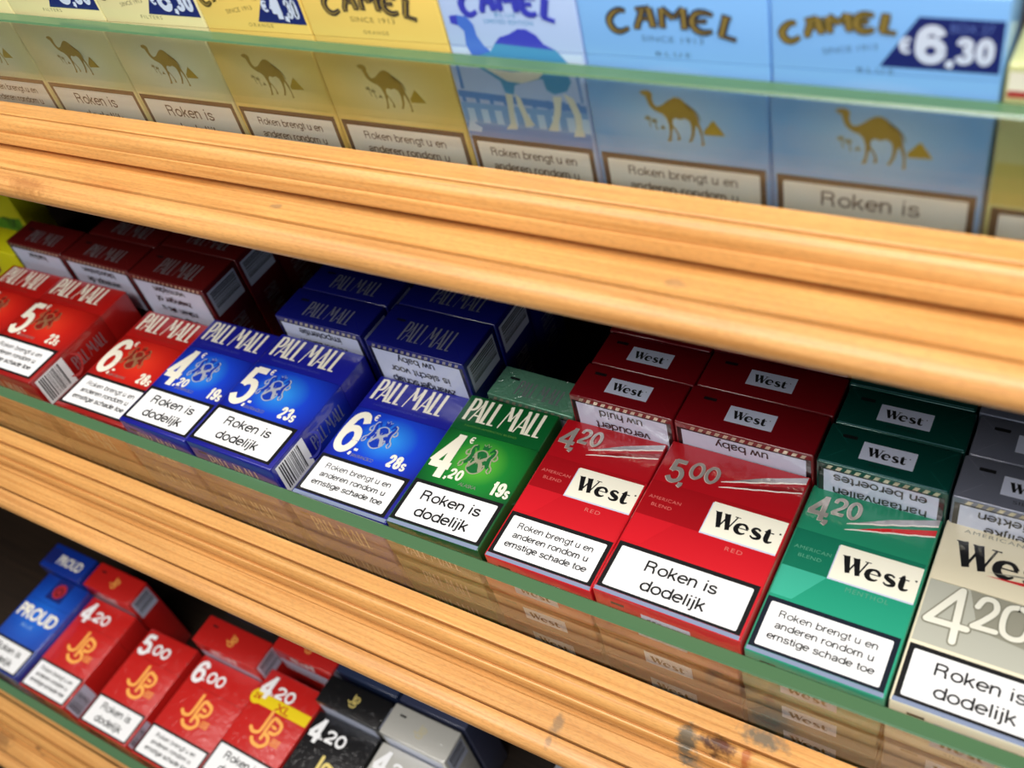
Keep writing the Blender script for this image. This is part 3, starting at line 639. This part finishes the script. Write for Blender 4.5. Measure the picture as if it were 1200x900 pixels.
def limited_design(w, t, dv):
    pf = plane_front(w, t); L = []
    body = mat('carton_lilac', (176, 200, 240), .4, strength=.06)
    F = lambda pts: [(u, v + dv + (1.8 if v < 59.5 else 0)) for u, v in pts]
    sky = mat('bridge_blue', (90, 142, 214), .4, strength=.06); pale = mat('bridge_pale', (196, 220, 246), .4, strength=.06); riv = mat('river_blue', (128, 172, 226), .4, strength=.06)
    sc = Part('scenery_print', pf)
    sc.rect(.8, 28.4 + dv, w - .8, 44 + dv, riv, .03); sc.rect(.8, 58 + dv, w - .8, 63.5 + dv, pale, .03)
    sc.poly(F([(.8, 47), (w - .8, 45.1), (w - .8, 42.2), (.8, 44.4)]), sky, .05); sc.rect(.8, 30.5 + dv, w - .8, 35.4 + dv, mat('quay_blue', (104, 150, 216), .4), .05)
    sc.poly(F([(3.1, 59.2), (4.3, 58.9), (4.1, 47.7), (2.7, 47.6)]), sky, .06); sc.poly(F([(50.2, 58), (51.2, 58), (51.4, 46), (50.6, 46)]), sky, .06)
    for k in range(9): sc.rect(2 + k * 5.8, 44.2 + dv, 3.6 + k * 5.8, 47.8 + dv, sky, .06); sc.rect(3 + k * 5.8, 36.2 + dv, 6 + k * 5.8, 41.8 + dv, pale, .05)
    sc.poly(F([(.8, 30.4), (3.6, 36.9), (4.9, 37), (4.9, 33.6), (7.6, 32.2), (6.6, 30.3)]), pale, .07); L.append(sc)
    e = Part('camel_emblem', pf, label='large blue camel in front of a bridge')
    vio = mat('camel_violet', (62, 70, 196), .4); tl = mat('camel_teal', (70, 150, 200), .4); ivory = mat('camel_ivory', (222, 222, 206), .4)
    e.poly(F([(8.9, 58.4), (16.8, 62.8), (19.3, 65.9), (42.7, 64.8), (47, 59.6), (48.2, 53.7), (45.9, 50.1), (40.9, 48.5), (38, 49.8), (37.3, 54), (28.8, 51.8), (25.7, 50.7), (24.4, 47.1), (21.2, 47.6), (20.2, 51.9), (14.8, 55.3)]), tl, .08)
    e.poly(F([(19.3, 65.9), (21.6, 68.2), (25.9, 69.6), (29.6, 71.6), (32.7, 71.7), (36.2, 69.8), (38.5, 66.7), (42.7, 64.8)]), vio, .1)
    e.poly(F([(3.3, 75), (6.4, 75.5), (10.4, 75), (12.5, 72.2), (12.6, 68.5), (14.5, 64.9), (16.8, 62.8), (8.9, 58.4), (7.3, 64.4), (8, 69.7), (6.1, 71.8), (3.3, 72.3)]), mat('camel_blue', (72, 118, 216), .4), .1)
    e.poly(F([(3.3, 75), (6.4, 75.5), (6.1, 71.8), (3.3, 72.3)]), vio, .12)
    e.poly(F([(15.1, 56.5), (25.7, 55.8), (38.7, 56.8), (35.7, 53.9), (28.8, 51.8), (23.1, 52.1), (18.8, 54.5)]), ivory, .12)
    for l in ([(21, 47.2), (23.9, 47), (22.8, 38.8), (22.6, 36.3), (22.8, 33.2), (17.8, 32.6), (20.2, 35.2), (20.6, 40.2)], [(24.9, 47.5), (26.9, 45.7), (28.3, 39.4), (30.4, 35.5), (26.4, 34.6), (26.5, 36.7), (25.1, 43.1)],
              [(39.9, 47.7), (43.5, 48), (41.7, 40.7), (40.2, 37.4), (39.6, 34.2), (35.4, 34), (37.9, 37.9), (39.7, 42.9)], [(44.2, 49.2), (47.8, 47.6), (49.7, 41.6), (49.3, 36.7), (49.8, 33.1), (45.3, 32.6), (46.8, 36.5), (46.9, 41.3), (45.7, 45.1)]):
        e.poly(F(l), ivory, .12)
    L.append(e)
    a = Part('brand_lettering', pf); word_arc(a, 2.5 + dv, vio, vio, f=lambda u, v: (u * .86, v)); L.append(a)
    sp = Part('small_print', pf); sp.text('BLUE', 22, 30, 77 + dv - 1.5, 1.4, tl, space=1.3); sp.text('LIMITED EDITION', 17, 36, 72.4 + dv + .6, 1.6, tl, space=1.1); L.append(sp)
    dv += 1.8
    wa = Part('warning_label', pf); wa.rect(1.4, 3, w - 1.4, 28.4 + dv, BLACK, .05); wa.rrect(3.2, 4.5, w - 3.2, 26.2 + dv, .5, MATS['warm_white_card'], .09)
    wt = Part('warning_text', pf, parent=wa)
    for i, l in enumerate(RON): stroke_text(wt, l, w * .16, w * .84, 20.6 - 6.0 * i + dv, 3.5, MATS['warning_ink'], .13)
    L += [wa, wt]
    return dict(w=w, t=t, body=body, parts=L, hl=64.8)
# packs of the rows behind and of the stacks beneath carry only what can be seen
def plain(kind, w, t, what):
    """what: 'stack' (end print) or 'back' (end print, back warning, side barcode)"""
    if kind in ('red', 'blue', 'green'):
        lidc = dict(red=(92, 14, 14), blue=(12, 18, 104), green=(14, 90, 44))[kind]  # red and blue darkened: back-row shade put into the carton colour
        body = mat('tall_' + kind, lidc, .35, strength=.25, scale=70)
        pe = plane_end(w, t); en = Part('end_lettering', pe); word_tall(en, w * .27, w * .80, t * .2, t * .46, SILVER, thick=.8)
        mk = Part('end_mark', pe); mk.rrect(w * .13, t * .62, w * .13 + 6.2, t * .62 + 1.7, .5, BLACK); L = [en, mk]
        if what == 'back':
            sd = Part('side_lettering', plane_side(w, t)); word_tall(sd, 34, 62, t * .3, t * .38, SILVER, thick=.8); L += [sd, barcode(w, t, 4, 24, GREYW)]
    elif kind in ('wred', 'wgreen', 'wsilver'):
        c = dict(wred=(112, 8, 18), wgreen=(12, 78, 68), wsilver=(124, 128, 144))[kind]  # wred darkened: back-row shade put into its colour
        body = mat('end_' + kind, c, .3, .4 if kind != 'wred' else 0, strength=.12)
        L = west_end(w, t, GREYW, mat('faint_' + kind, tuple(q // 2 for q in c)), dict(wred=None, wgreen='MENTHOL', wsilver='SILVER')[kind])
    fc = Part('film_fold_glints', plane_end(w, t)); cm_ = mat('film_crease_sheen_' + kind, tuple(min(255, int(q * 1.25) + 22) for q in (lidc if kind in ('red', 'blue', 'green') else c)), .15, .3)
    for p0, p1 in (((1.2, 1.2), (t * .42, t * .42)), ((1.2, t - 1.2), (t * .42, t * .58)), ((w - 1.2, 1.2), (w - t * .42, t * .42)), ((w - 1.2, t - 1.2), (w - t * .42, t * .58))): fc.ribbon([p0, p1], .14, cm_, .02)  # sheen of the film folds put into lighter lines
    if kind == 'wgreen': fc.ribbon([(1, 1.0), (w - 1, 1.0)], .38, mat('teal_glint', (150, 220, 226), .2, .5), .02)  # painted highlight along the near edge
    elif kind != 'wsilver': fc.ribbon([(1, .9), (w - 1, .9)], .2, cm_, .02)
    L.append(fc)
    return dict(w=w, t=t, body=body, parts=L)

# ------------------------------------------------------------------ the shop behind: floor and wall
def box_obj(name, x0, x1, y0, y1, z0, z1, m, parent=None, bevel=0):
    bm = bmesh.new(); bmesh.ops.create_cube(bm, size=1)
    for v in bm.verts: v.co = Vector((x0 + (v.co.x + .5) * (x1 - x0), y0 + (v.co.y + .5) * (y1 - y0), z0 + (v.co.z + .5) * (z1 - z0)))
    if bevel: bmesh.ops.bevel(bm, geom=list(bm.edges), offset=bevel, segments=2, affect='EDGES')
    me = bpy.data.meshes.new(name); bm.to_mesh(me); bm.free(); me.materials.append(m)
    o = bpy.data.objects.new(name, me); C.objects.link(o); o.parent = parent; return o
fl = box_obj('floor', -2.5, 2.5, -2.5, .6, -.05, 0, mat('shop_floor', (120, 112, 104), .5, 0, False)); fl['kind'] = 'structure'
wl = box_obj('wall_back', -2.5, 2.5, .50, .6, 0, 2.6, mat('shop_wall', (206, 200, 190), .8, 0, False)); wl['kind'] = 'structure'

# ------------------------------------------------------------------ the shelving unit
X0, X1 = -1.1, .75
unit = empty('display_shelving', (0, 0, 0), (0, 0, 0), 'varnished pine display shelving with moulded edges and low glass fronts', 'shelving')
PROFILE = [(0, .0006), (.0004, 0), (.0088, .0001), (.0094, .0005), (.0095, .0040), (.0104, .0040), (.0105, .0008), (.0111, -.0001), (.0121, -.0007), (.0134, -.0007), (.0147, .0000), (.0158, .0014), (.0166, .0032), (.0170, .0050), (.0170, .0068),
           (.0177, .0068), (.0178, .0056), (.0183, .0050), (.0190, .0052), (.0196, .0062), (.0198, .0078), (.0199, .0106), (.0160, .0109), (.0160, .0148), (.0218, .0148), (.0222, .0131), (.0228, .0127), (.0333, .0135), (.0335, .0149), (0, .0149)]
NOSE = [(.0332, .0150), (.0332, .0190), (.0344, .0190), (.0345, .0139), (.0365, .0138), (.0388, .0142), (.0408, .0151), (.0424, .0166), (.0433, .0184), (.0436, .0203), (.0434, .0222), (.0428, .0236), (.0420, .0243), (.041, .0245), (0, .0245), (0, .0150)]
def extrude(name, pts, m, parent, yb, zt, smooth=24):
    """pts = (out, drop) from the top inner edge"""
    n = len(pts); vs = [(X0, yb - a, zt - b) for a, b in pts] + [(X1, yb - a, zt - b) for a, b in pts]
    fs = [(i, (i + 1) % n, n + (i + 1) % n, n + i) for i in range(n)] + [tuple(range(n)), tuple(range(2 * n - 1, n - 1, -1))]
    me = bpy.data.meshes.new(name); me.from_pydata(vs, [], fs); me.materials.append(m)
    bm = bmesh.new(); bm.from_mesh(me); bmesh.ops.recalc_face_normals(bm, faces=bm.faces); bm.to_mesh(me); bm.free()
    for p in me.polygons: p.use_smooth = True
    me.set_sharp_from_angle(angle=math.radians(smooth))
    o = bpy.data.objects.new(name, me); C.objects.link(o); o.parent = parent; return o
def nail(parent, x, y, z):
    bm = bmesh.new(); bmesh.ops.create_cone(bm, segments=12, radius1=.0011, radius2=.0008, depth=.0006, cap_ends=True)
    me = bpy.data.meshes.new('nail_hole'); bm.to_mesh(me); bm.free(); me.materials.append(mat('dark_nail', (40, 34, 28), .5, .5, False))
    o = bpy.data.objects.new('nail_hole', me); C.objects.link(o); o.parent = parent; o.location = (x, y, z); o.rotation_euler = (.5, 0, 0)
DKN = (70, 38, 24); GRY = (92, 88, 76); ORG = (190, 100, 34)
shade_dark_wood = wood_mat('inside_pine_shade', (40, 29, 20), (26, 18, 13), (), seed=9)  # interior shade put into the wood colour; also cuts bounce onto pack tops
levels = [  # name, inner y of the moulding, height of its top edge, height of shelf surface, glass top at x=0, glass slope, spots, nails
    ('upper', .063, .1737, .1520, .2163, -.0155, [(.175, .022, .010, .002, (180, 120, 60), .4), (-.12, .030, .03, .003, ORG, .35), (-.02, .036, .004, .002, GRY, .45), (.155, .034, .006, .0025, GRY, .35), (-.17, .0225, .02, .004, (150, 90, 40), .5)], [(-.0755, .0497), (.1271, .0488)]),
    ('middle', -.009, -.0446, -.0675, .0005, .003, [(.1775, -.0225, .0095, .0048, DKN, .95), (.164, -.0255, .0055, .009, GRY, .9), (.194, -.0125, .013, .0055, GRY, .85), (.166, -.030, .009, .003, GRY, .6), (.190, -.023, .003, .006, (160, 70, 30), .7), (.105, -.038, .004, .0075, GRY, .55), (.104, -.0465, .002, .004, GRY, .5), (.181, -.0225, .005, .0025, (96, 50, 30), .9)], [(-.2361, -.0250), (-.0902, -.0240), (.0342, -.0242)]),
    ('lower', -.1229, -.3280, -.3515, -.2905, 0.0, [(-.40, -.142, .004, .003, DKN, .7), (-.45, -.15, .02, .01, DKN, .5)], []),
]
for i, (nm, yb, zt, zs, gz, gs, spots, nails) in enumerate(levels):
    wm = wood_mat('pine_moulding_' + nm, WOOD_L, WOOD_D, spots, seed=i * 1.7)
    wn = wood_mat('pine_board_' + nm, (220, 162, 96), (190, 128, 66), spots, seed=i * 2.3 + 5)
    mo = extrude('edge_moulding', PROFILE, wm, unit, yb, zt + Z0)
    nb = extrude('shelf_nosing', NOSE, wn, unit, yb, zt + Z0)
    for nx, ny in nails: nail(mo, nx, yb - .0138, zt + Z0 + .0001)
    e = .0008
    extrude('shelf_board', [(-e, zt - zs), (-e, .0250), (.021, .0250), (.021, .042), (-(.36 - yb), .042), (-(.36 - yb), zt - zs)], shade_dark_wood, unit, yb, zt + Z0)
    # low glass front standing behind the moulding, its polished top edge green
    th, bt = .0068, zs + Z0 + .0002
    y0, y1 = yb + .0004, yb + .0004 + th
    zf = lambda x: gz + gs * x + Z0
    c = .0007
    sec = lambda x: [(x, y0, bt), (x, y0, zf(x) - c), (x, y0 + c, zf(x)), (x, y1 - c, zf(x)), (x, y1, zf(x) - c), (x, y1, bt)]
    vs = sec(X0) + sec(X1); n = 6
    fs = [(k, (k + 1) % n, n + (k + 1) % n, n + k) for k in range(n)] + [tuple(range(n)), tuple(range(2 * n - 1, n - 1, -1))]
    me = bpy.data.meshes.new('glass_front'); me.from_pydata(vs, [], fs); me.materials.append(GLASS); me.materials.append(EDGE)
    bm = bmesh.new(); bm.from_mesh(me); bmesh.ops.recalc_face_normals(bm, faces=bm.faces); bm.to_mesh(me); bm.free()
    for k, p in enumerate(me.polygons): p.material_index = 0 if k in (0, 4) else 1
    o = bpy.data.objects.new('glass_front', me); C.objects.link(o); o.parent = unit; o['label'] = 'low clear glass strip with green polished edge'
box_obj('back_panel', X0, X1, .362, .374, 0.0, Z0 + .55, shade_dark_wood, unit)
for x in (X0 - .02, X1 + .001): box_obj('side_panel', x, x + .019, -.165, .374, 0.0, Z0 + .55, shade_dark_wood, unit)
box_obj('plinth', X0, X1, -.12, .36, 0.0, .55, shade_dark_wood, unit)

# ------------------------------------------------------------------ upper shelf: upright packs with the camel
UY, UZ, UT = .0718, .1522, 23.0
xs = [-.2485, -.1859, -.1204, -.0579, -.0014, .0611, .1144, .1759, .238]
up = [('cream', '6,30', 'r', 'arc', 'cream upright pack cut off by the left edge of the upper shelf view'),
      ('cream', '6,30', 'd', 'tag', 'cream upright pack with a navy tag, second from the left'),
      ('cream', '6,30', 'd', 'tag', 'cream upright pack with navy 6,30 tag beside the yellow 4,30 pack'),
      ('orange', '4,30', 'r', 'tag', 'yellow upright pack with navy 4,30 price tag on the upper shelf'),
      ('orange', None, 'r', 'arc', 'yellow upright pack without price tag beside the blue camel picture pack'),
      ('limited', None, 'r', None, 'pale blue limited edition pack with large camel before a bridge'),
      ('blue', None, 'r', 'arc', 'plain light blue upright pack with arched lettering and no price tag'),
      ('blue', '6,30', 'd', 'tag', 'light blue upright pack with navy 6,30 price tag, upper right')]
for i, (kind, price, warn, style, label) in enumerate(up):
    w = (xs[i + 1] - xs[i]) * 1000 - .4; dv = -8.3 * (xs[i] + w / 2000) + .1 + 1.2
    if kind == 'limited': d = limited_design(w, UT, dv)
    else: d = camel_design(kind, w, UT, price, warn, dv, style)
    place(('up', i), d, (xs[i] + .0002 + w / 2000, UY, UZ + .0001), (0, 0, 0), label, 'upright packs on the upper shelf')
# shorter olive pack at the right end, with a grey foil box behind it
w = 62; pf = plane_front(w, UT)
ol = mat('carton_olive', (196, 198, 138), .4)
a = Part('red_stripe', pf); a.rect(.8, 60.5, w - .8, 62.5, mat('stripe_red', (170, 40, 44)), .05); a.rect(.8, 62.5, w - .8, 68, mat('cream_band', (240, 234, 214)), .05)
b = Part('lower_panel', pf); b.rect(.8, 28, w - .8, 42, mat('olive_panel', (196, 186, 96), .4), .05)
wa = Part('warning_label', pf); wa.rect(1.6, 3, w - 1.6, 27, BLACK, .06); wa.rrect(3.8, 4.5, w - 3.8, 25, .5, MATS['warm_white_card'], .1)
wt = Part('warning_text', pf, parent=wa); wt.text('Roken is', 17, 45, 17.5, 5.2, MATS['warning_ink'], e=.13)
place('olive', dict(w=w, t=UT, h=70, hl=59, body=ol, parts=[a, b, wa, wt]), (.2387 + w / 2000, UY, UZ + .0001), (0, 0, 0), 'shorter olive and cream pack at the right end of the upper shelf', 'upright packs on the upper shelf')
place('foil', dict(w=60, t=22, body=mat('grey_foil', (120, 134, 146), .3, .6, strength=.5, scale=90), parts=[]), (.240 + .03, UY + .027, UZ + .0001), (0, 0, 0), 'grey foil pack standing behind the shorter olive pack', 'upright packs on the upper shelf')

# ------------------------------------------------------------------ middle shelf: packs lying face up on stacks
ZS = -.0675
mid = [  # key, builder, w, x, z, yaw, layers, look, stack kind
    ('R0', lambda: tall_design('red', 57, 25.5, '4,20', '19s', 'NEW ORLEANS', 'r'), 57, -.4010, .0070, .012, 3, 'red crest pack cut off by the left photo edge', 'red', 24.8),
    ('R1', lambda: tall_design('red', 65, 25.5, '5,-', '23s', 'NEW ORLEANS', 'r'), 65, -.3420, .0091, .012, 3, 'red crest pack whose barcode side shows', 'red', 25.4),
    ('R2', lambda: tall_design('red', 64, 31, '6,-', '28s', 'NEW ORLEANS', 'r'), 64, -.2622, -.0035, .009, 2, 'red crest pack lying low beside the blue ones', 'red', 31.8),
    ('B1', lambda: tall_design('blue', 55, 24, '4,20', '19s', 'SAN FRANCISCO', 'd'), 55, -.1951, .0060, .004, 3, 'narrow blue crest pack overlapping a red one', 'blue', 24.3),
    ('B2', lambda: tall_design('blue', 64, 25.5, '5,-', '23s', 'SAN FRANCISCO', 'd'), 64, -.1367, .0095, -.004, 3, 'wide blue crest pack whose barcode side shows', 'blue', 25.5),
    ('B3', lambda: tall_design('blue', 62.5, 30.8, '6,-', '28s', 'SAN FRANCISCO', 'r', True), 62.5, -.0655, -.0052, .015, 2, 'blue crest pack lying low beside the green one', 'blue', 30.9),
    ('G', lambda: tall_design('green', 53.8, 22.3, '4,20', '19s', 'ALASKA', 'd', True), 53.8, -.0005, .0002, .022, 3, 'green crest pack with cream lettering', 'green', 22.4),
    ('W1', lambda: west_design('red', 55.2, 23, '4,20', 'r'), 55.2, .0577, .0018, .009, 3, 'narrow bright red pack beside the green one', 'wred', 22.9),
    ('W2', lambda: west_design('red', 66.6, 24.6, '5,00', 'd'), 66.6, .1148, .0068, -.006, 3, 'wide bright red pack beside the sea green one', 'wred', 24.6),
    ('M', lambda: west_design('menthol', 55.1, 23, '4,20', 'r'), 55.1, .1824, .0020, -.004, 3, 'sea green menthol pack with white label', 'wgreen', 23.0),
    ('S', lambda: silver_design(55.2, 23), 55.2, .2389, .0033, -.004, 3, 'cream and grey pack at the right edge', 'wsilver', 23.4)]
for key, build, w, x, z, yaw, layers, look, kind, t in mid:
    lay(key, build, w, x, z, yaw, look + ', lying face up', 'packs lying face up on the middle shelf', y0=.0004)
    for k in range(1, layers):
        zz = z - k * t / 1000; ww = w - .6
        pos = 'second pack down' if k == 1 and layers == 3 else 'lowest pack'
        lay(('st', kind, ww, t), plain(kind, ww, t - .25, 'stack'), ww, x + .0003, zz, yaw * .5, '%s under the %s' % (pos, look), 'packs stacked behind the middle glass', y0=.0006 + .0004 * k)
# rows standing upside down behind them
PB = 'packs standing upside down in the middle shelf rows'
def back_design(kind, w, t, lines, stripes=None, vt=38, lab=GREYW):
    d = plain(kind, w, t, 'back'); d['parts'] += back_warning(w, t, lines, vt=vt, stripes=stripes, white=lab); return d
STR = mat('pale_stripes', (196, 188, 160), .3, .5)
rows = [  # kind, w, t, x, yfront, ztop, lines, n rows, what
    ('red', 62, 25.6, -.4090, .0965, .0206, ['kanker'], 1, 'shade-darkened red packs at far left', STR),
    ('red', 69, 25.6, -.3452, .0962, .0206, ['bloedvaten', 'verstopt de'], 3, 'shade-darkened red packs behind the red one with barcode side', STR),
    ('red', 70, 31.0, -.2745, .0952, .0206, ['vermijden', 'zwanger of', 'roken als u', 'Stop met'], 3, 'shade-darkened red packs behind the low red crest pack', STR),
    ('blue', 65, 25.4, -.1393, .0915, .0206, ['impotentie', 'veroorzaken'], 3, 'shade-darkened blue packs behind the wide blue crest pack', STR),
    ('blue', 66, 32.0, -.0690, .0895, .0206, ['uw baby', 'is slecht voor', 'zwangerschap', 'tijdens de'], 3, 'shade-darkened blue packs behind the low blue crest pack', STR),
    ('wred', 55.4, 23.2, .0608, .0886, .0206, ['uw huid', 'veroudert'], 3, 'shade-darkened red packs behind the narrow bright red pack', STR),
    ('wred', 65.8, 24.6, .1169, .0886, .0206, ['uw baby'], 3, 'shade-darkened red packs behind the wide bright red pack', STR),
    ('wgreen', 54.4, 23.3, .1842, .0870, .0206, ['en beroertes', 'hartaanvallen', 'oorzaakt'], 3, 'dark teal packs behind the menthol pack', STR),
    ('wsilver', 55.2, 23.3, .2399, .0868, .0206, ['longziekten', 'dodelijke'], 3, 'grey packs behind the cream pack', STR)]
ordn = ['foremost', 'second', 'third', 'fourth']
for kind, w, t, x, yf, zt, lines, n, what, st in rows:
    for k in range(n):
        key = ('bk', kind, w); col = what.split(' packs')[0]
        o = stand_inverted(key, lambda: back_design(kind, w, t, lines, st), w, t, x + (.001 if k % 2 else 0), yf + k * (t + .5) / 1000, zt + .0005 - (.0003 * (k % 2)), '%s pack, upside down, %s row %s' % (col, ordn[k], what.split('packs ')[1]), PB)
        if k > 1:
            for ch in list(o.children):
                if ch.name.startswith(('back_warning', 'barcode')):
                    for c2 in list(ch.children): bpy.data.objects.remove(c2)
                    bpy.data.objects.remove(ch)
# deeper blue-black cartons in the gaps
dk = plain('blue', 60, 25, 'stack')
# crumpled green wrapped pack behind the green front pack: tipped back
gp = back_design('green', 54, 22.5, ['uw huid', 'veroudert'], STR)
gp['body'] = mat('tall_green_film', (96, 150, 122), .3, .3, strength=.9, scale=140)
gp['h'] = 62; gp['hl'] = 46; gp['parts'] = [q for q in gp['parts'] if q.name != 'side_lettering']
place('gb', gp, (.0020 + .027, .0945 + .0225, -.0045), (math.pi, 0, -.02), 'green film-wrapped pack standing lower behind the green crest pack', PB)
o = gp
# lime packs at the far left end
def lime(w, t):
    pb, pe = plane_back(w, t), plane_end(w, t)
    a = Part('dark_oval', pb); a.disc(w - 14, 18, 11, 8, mat('lime_maroon', (130, 16, 40)), .06); a.ribbon([(w - 20, 18), (w - 14, 20), (w - 8, 18)], 1.2, WHITE, .1)
    b = Part('green_print', pb); b.poly([(4, 34), (w - 4, 40), (w - 8, 58), (8, 52)], mat('lime_green', (90, 150, 20)), .05)
    b.text('XL', 12, 30, 36, 10, mat('lime_dark', (40, 80, 14)), bold=.03, e=.1)
    return dict(w=w, t=t, body=mat('lime_yellow', (214, 208, 20), .4), parts=[a, b])
stand_inverted('lime', lime(60, 24), 60, 24, -.5450, .1500, .0207, 'lime yellow pack with a dark red oval at the far left', PB)
dl = lime(60, 24); dl['h'] = 74; dl['hl'] = 54
stand_inverted('lime_short', dl, 60, 24, -.4715, .0965, .0070, 'shorter lime yellow pack beside the shade-darkened red row, far left', PB)

# ------------------------------------------------------------------ lower shelf
LY = -.1139; LZ = -.3513
low = [('P', lambda: proud_design(54.6, 23), 54.6, -.4653, LY, -.2700, 0.004, 3, 'blue pack with pale lettering on the bottom shelf', 'pblue', 27.0),
       ('J1', lambda: gothic_design('red', 55.6, 24.5, '420', 'r'), 55.6, -.4090, LY, -.2762, .006, 3, 'red monogram pack beside the blue one', 'jred', 25.0),
       ('J2', lambda: gothic_design('red', 55.2, 22, '500', 'd'), 55.2, -.3395, LY, -.2840, .01, 3, 'red monogram pack, second one from the left', 'jred', 22.4),
       ('J3', lambda: gothic_design('red', 63.0, 22, '600', 'r'), 63.0, -.2758, LY, -.2830, .004, 3, 'red monogram pack next to the yellow banner pack', 'jred', 22.5),
       ('J4', lambda: gothic_design('red', 57.0, 24, '420', 'd', True), 57.0, -.2104, LY + .012, -.2785, -.01, 3, 'red monogram pack with the yellow banner', 'jred', 24.2),
       ('J5', lambda: gothic_design('black', 56.5, 24, '420', 'd'), 56.5, -.1508, LY, -.2785, .003, 3, 'black monogram pack with gold letters', 'jblack', 24.2),
       ('J6', lambda: gothic_design('silver', 57.0, 24, '420', 'd'), 57.0, -.0912, LY, -.2785, .0, 3, 'silver grey monogram pack at the right', 'jsilver', 24.2)]
def low_plain(kind, w, t, back=False):
    if kind == 'pblue': d = proud_design(w, t)
    else: d = gothic_design(kind[1:], w, t, '420', 'd')
    keep = ('end_monogram', 'end_lettering') + (('barcode', 'back_print') if back else ())
    d['parts'] = [p for p in d['parts'] if p.name in keep]
    return d
for key, build, w, x, y, z, yaw, layers, look, kind, t in low:
    lay(key, build, w, x, z, yaw, look + ', lying face up', 'packs lying face up on the bottom shelf', y0=y + .0004)
    for k in range(1, layers):
        lay(('ls', kind, w, t), low_plain(kind, w - .5, t - .25), w - .5, x + .0002, z - k * t / 1000, yaw * .5, '%s pack under the %s' % ('middle' if k == 1 else 'lowest', look), 'packs stacked behind the bottom glass', y0=y + .0008)
LB = 'packs standing upside down at the back of the bottom shelf'
for kind, w, t, x, yf, n, what in (('pblue', 54, 24, -.4760, -.0245, 1, 'blue pack behind the blue lettered one'), ('jred', 58.5, 24, -.4165, -.0235, 1, 'red pack behind the leftmost red monogram pack'),
                                ('jred', 68, 24, -.2800, -.0245, 1, 'red pack with creased film behind the second and third red monogram packs'), ('jred', 60, 24, -.2107, -.0035, 1, 'red pack behind the yellow banner pack'),
                                ('jblack', 57.5, 22, -.1500, -.0245, 1, 'black pack behind the black monogram pack'), ('jsilver', 56.5, 23.5, -.0902, -.0245, 1, 'silver pack behind the silver monogram pack')):
    stand_inverted(('lb', kind, w), low_plain(kind, w, t, True), w, t, x, yf, -.2630, what + ', upside down', LB)
for x, c, what in ((-.1495, (38, 50, 80), 'navy pack deep behind the black packs'), (-.0895, (52, 58, 84), 'slate blue pack deep behind the silver pack'), (.0370, (150, 152, 158), 'pale grey pack deep at the right of the bottom shelf'), (-.340, (30, 44, 110), 'dark blue pack deep behind the red packs')):
    en = Part('end_mark', plane_end(57, 23)); en.rrect(8, 15, 14, 16.6, .4, BLACK)
    stand_inverted(('deep', x), dict(w=57, t=23, body=mat('deep_%d' % c[2], c, .35), parts=[en]), 57, 23, x, .0015 + (.03 if x < -.3 else 0), -.2630, what, LB)
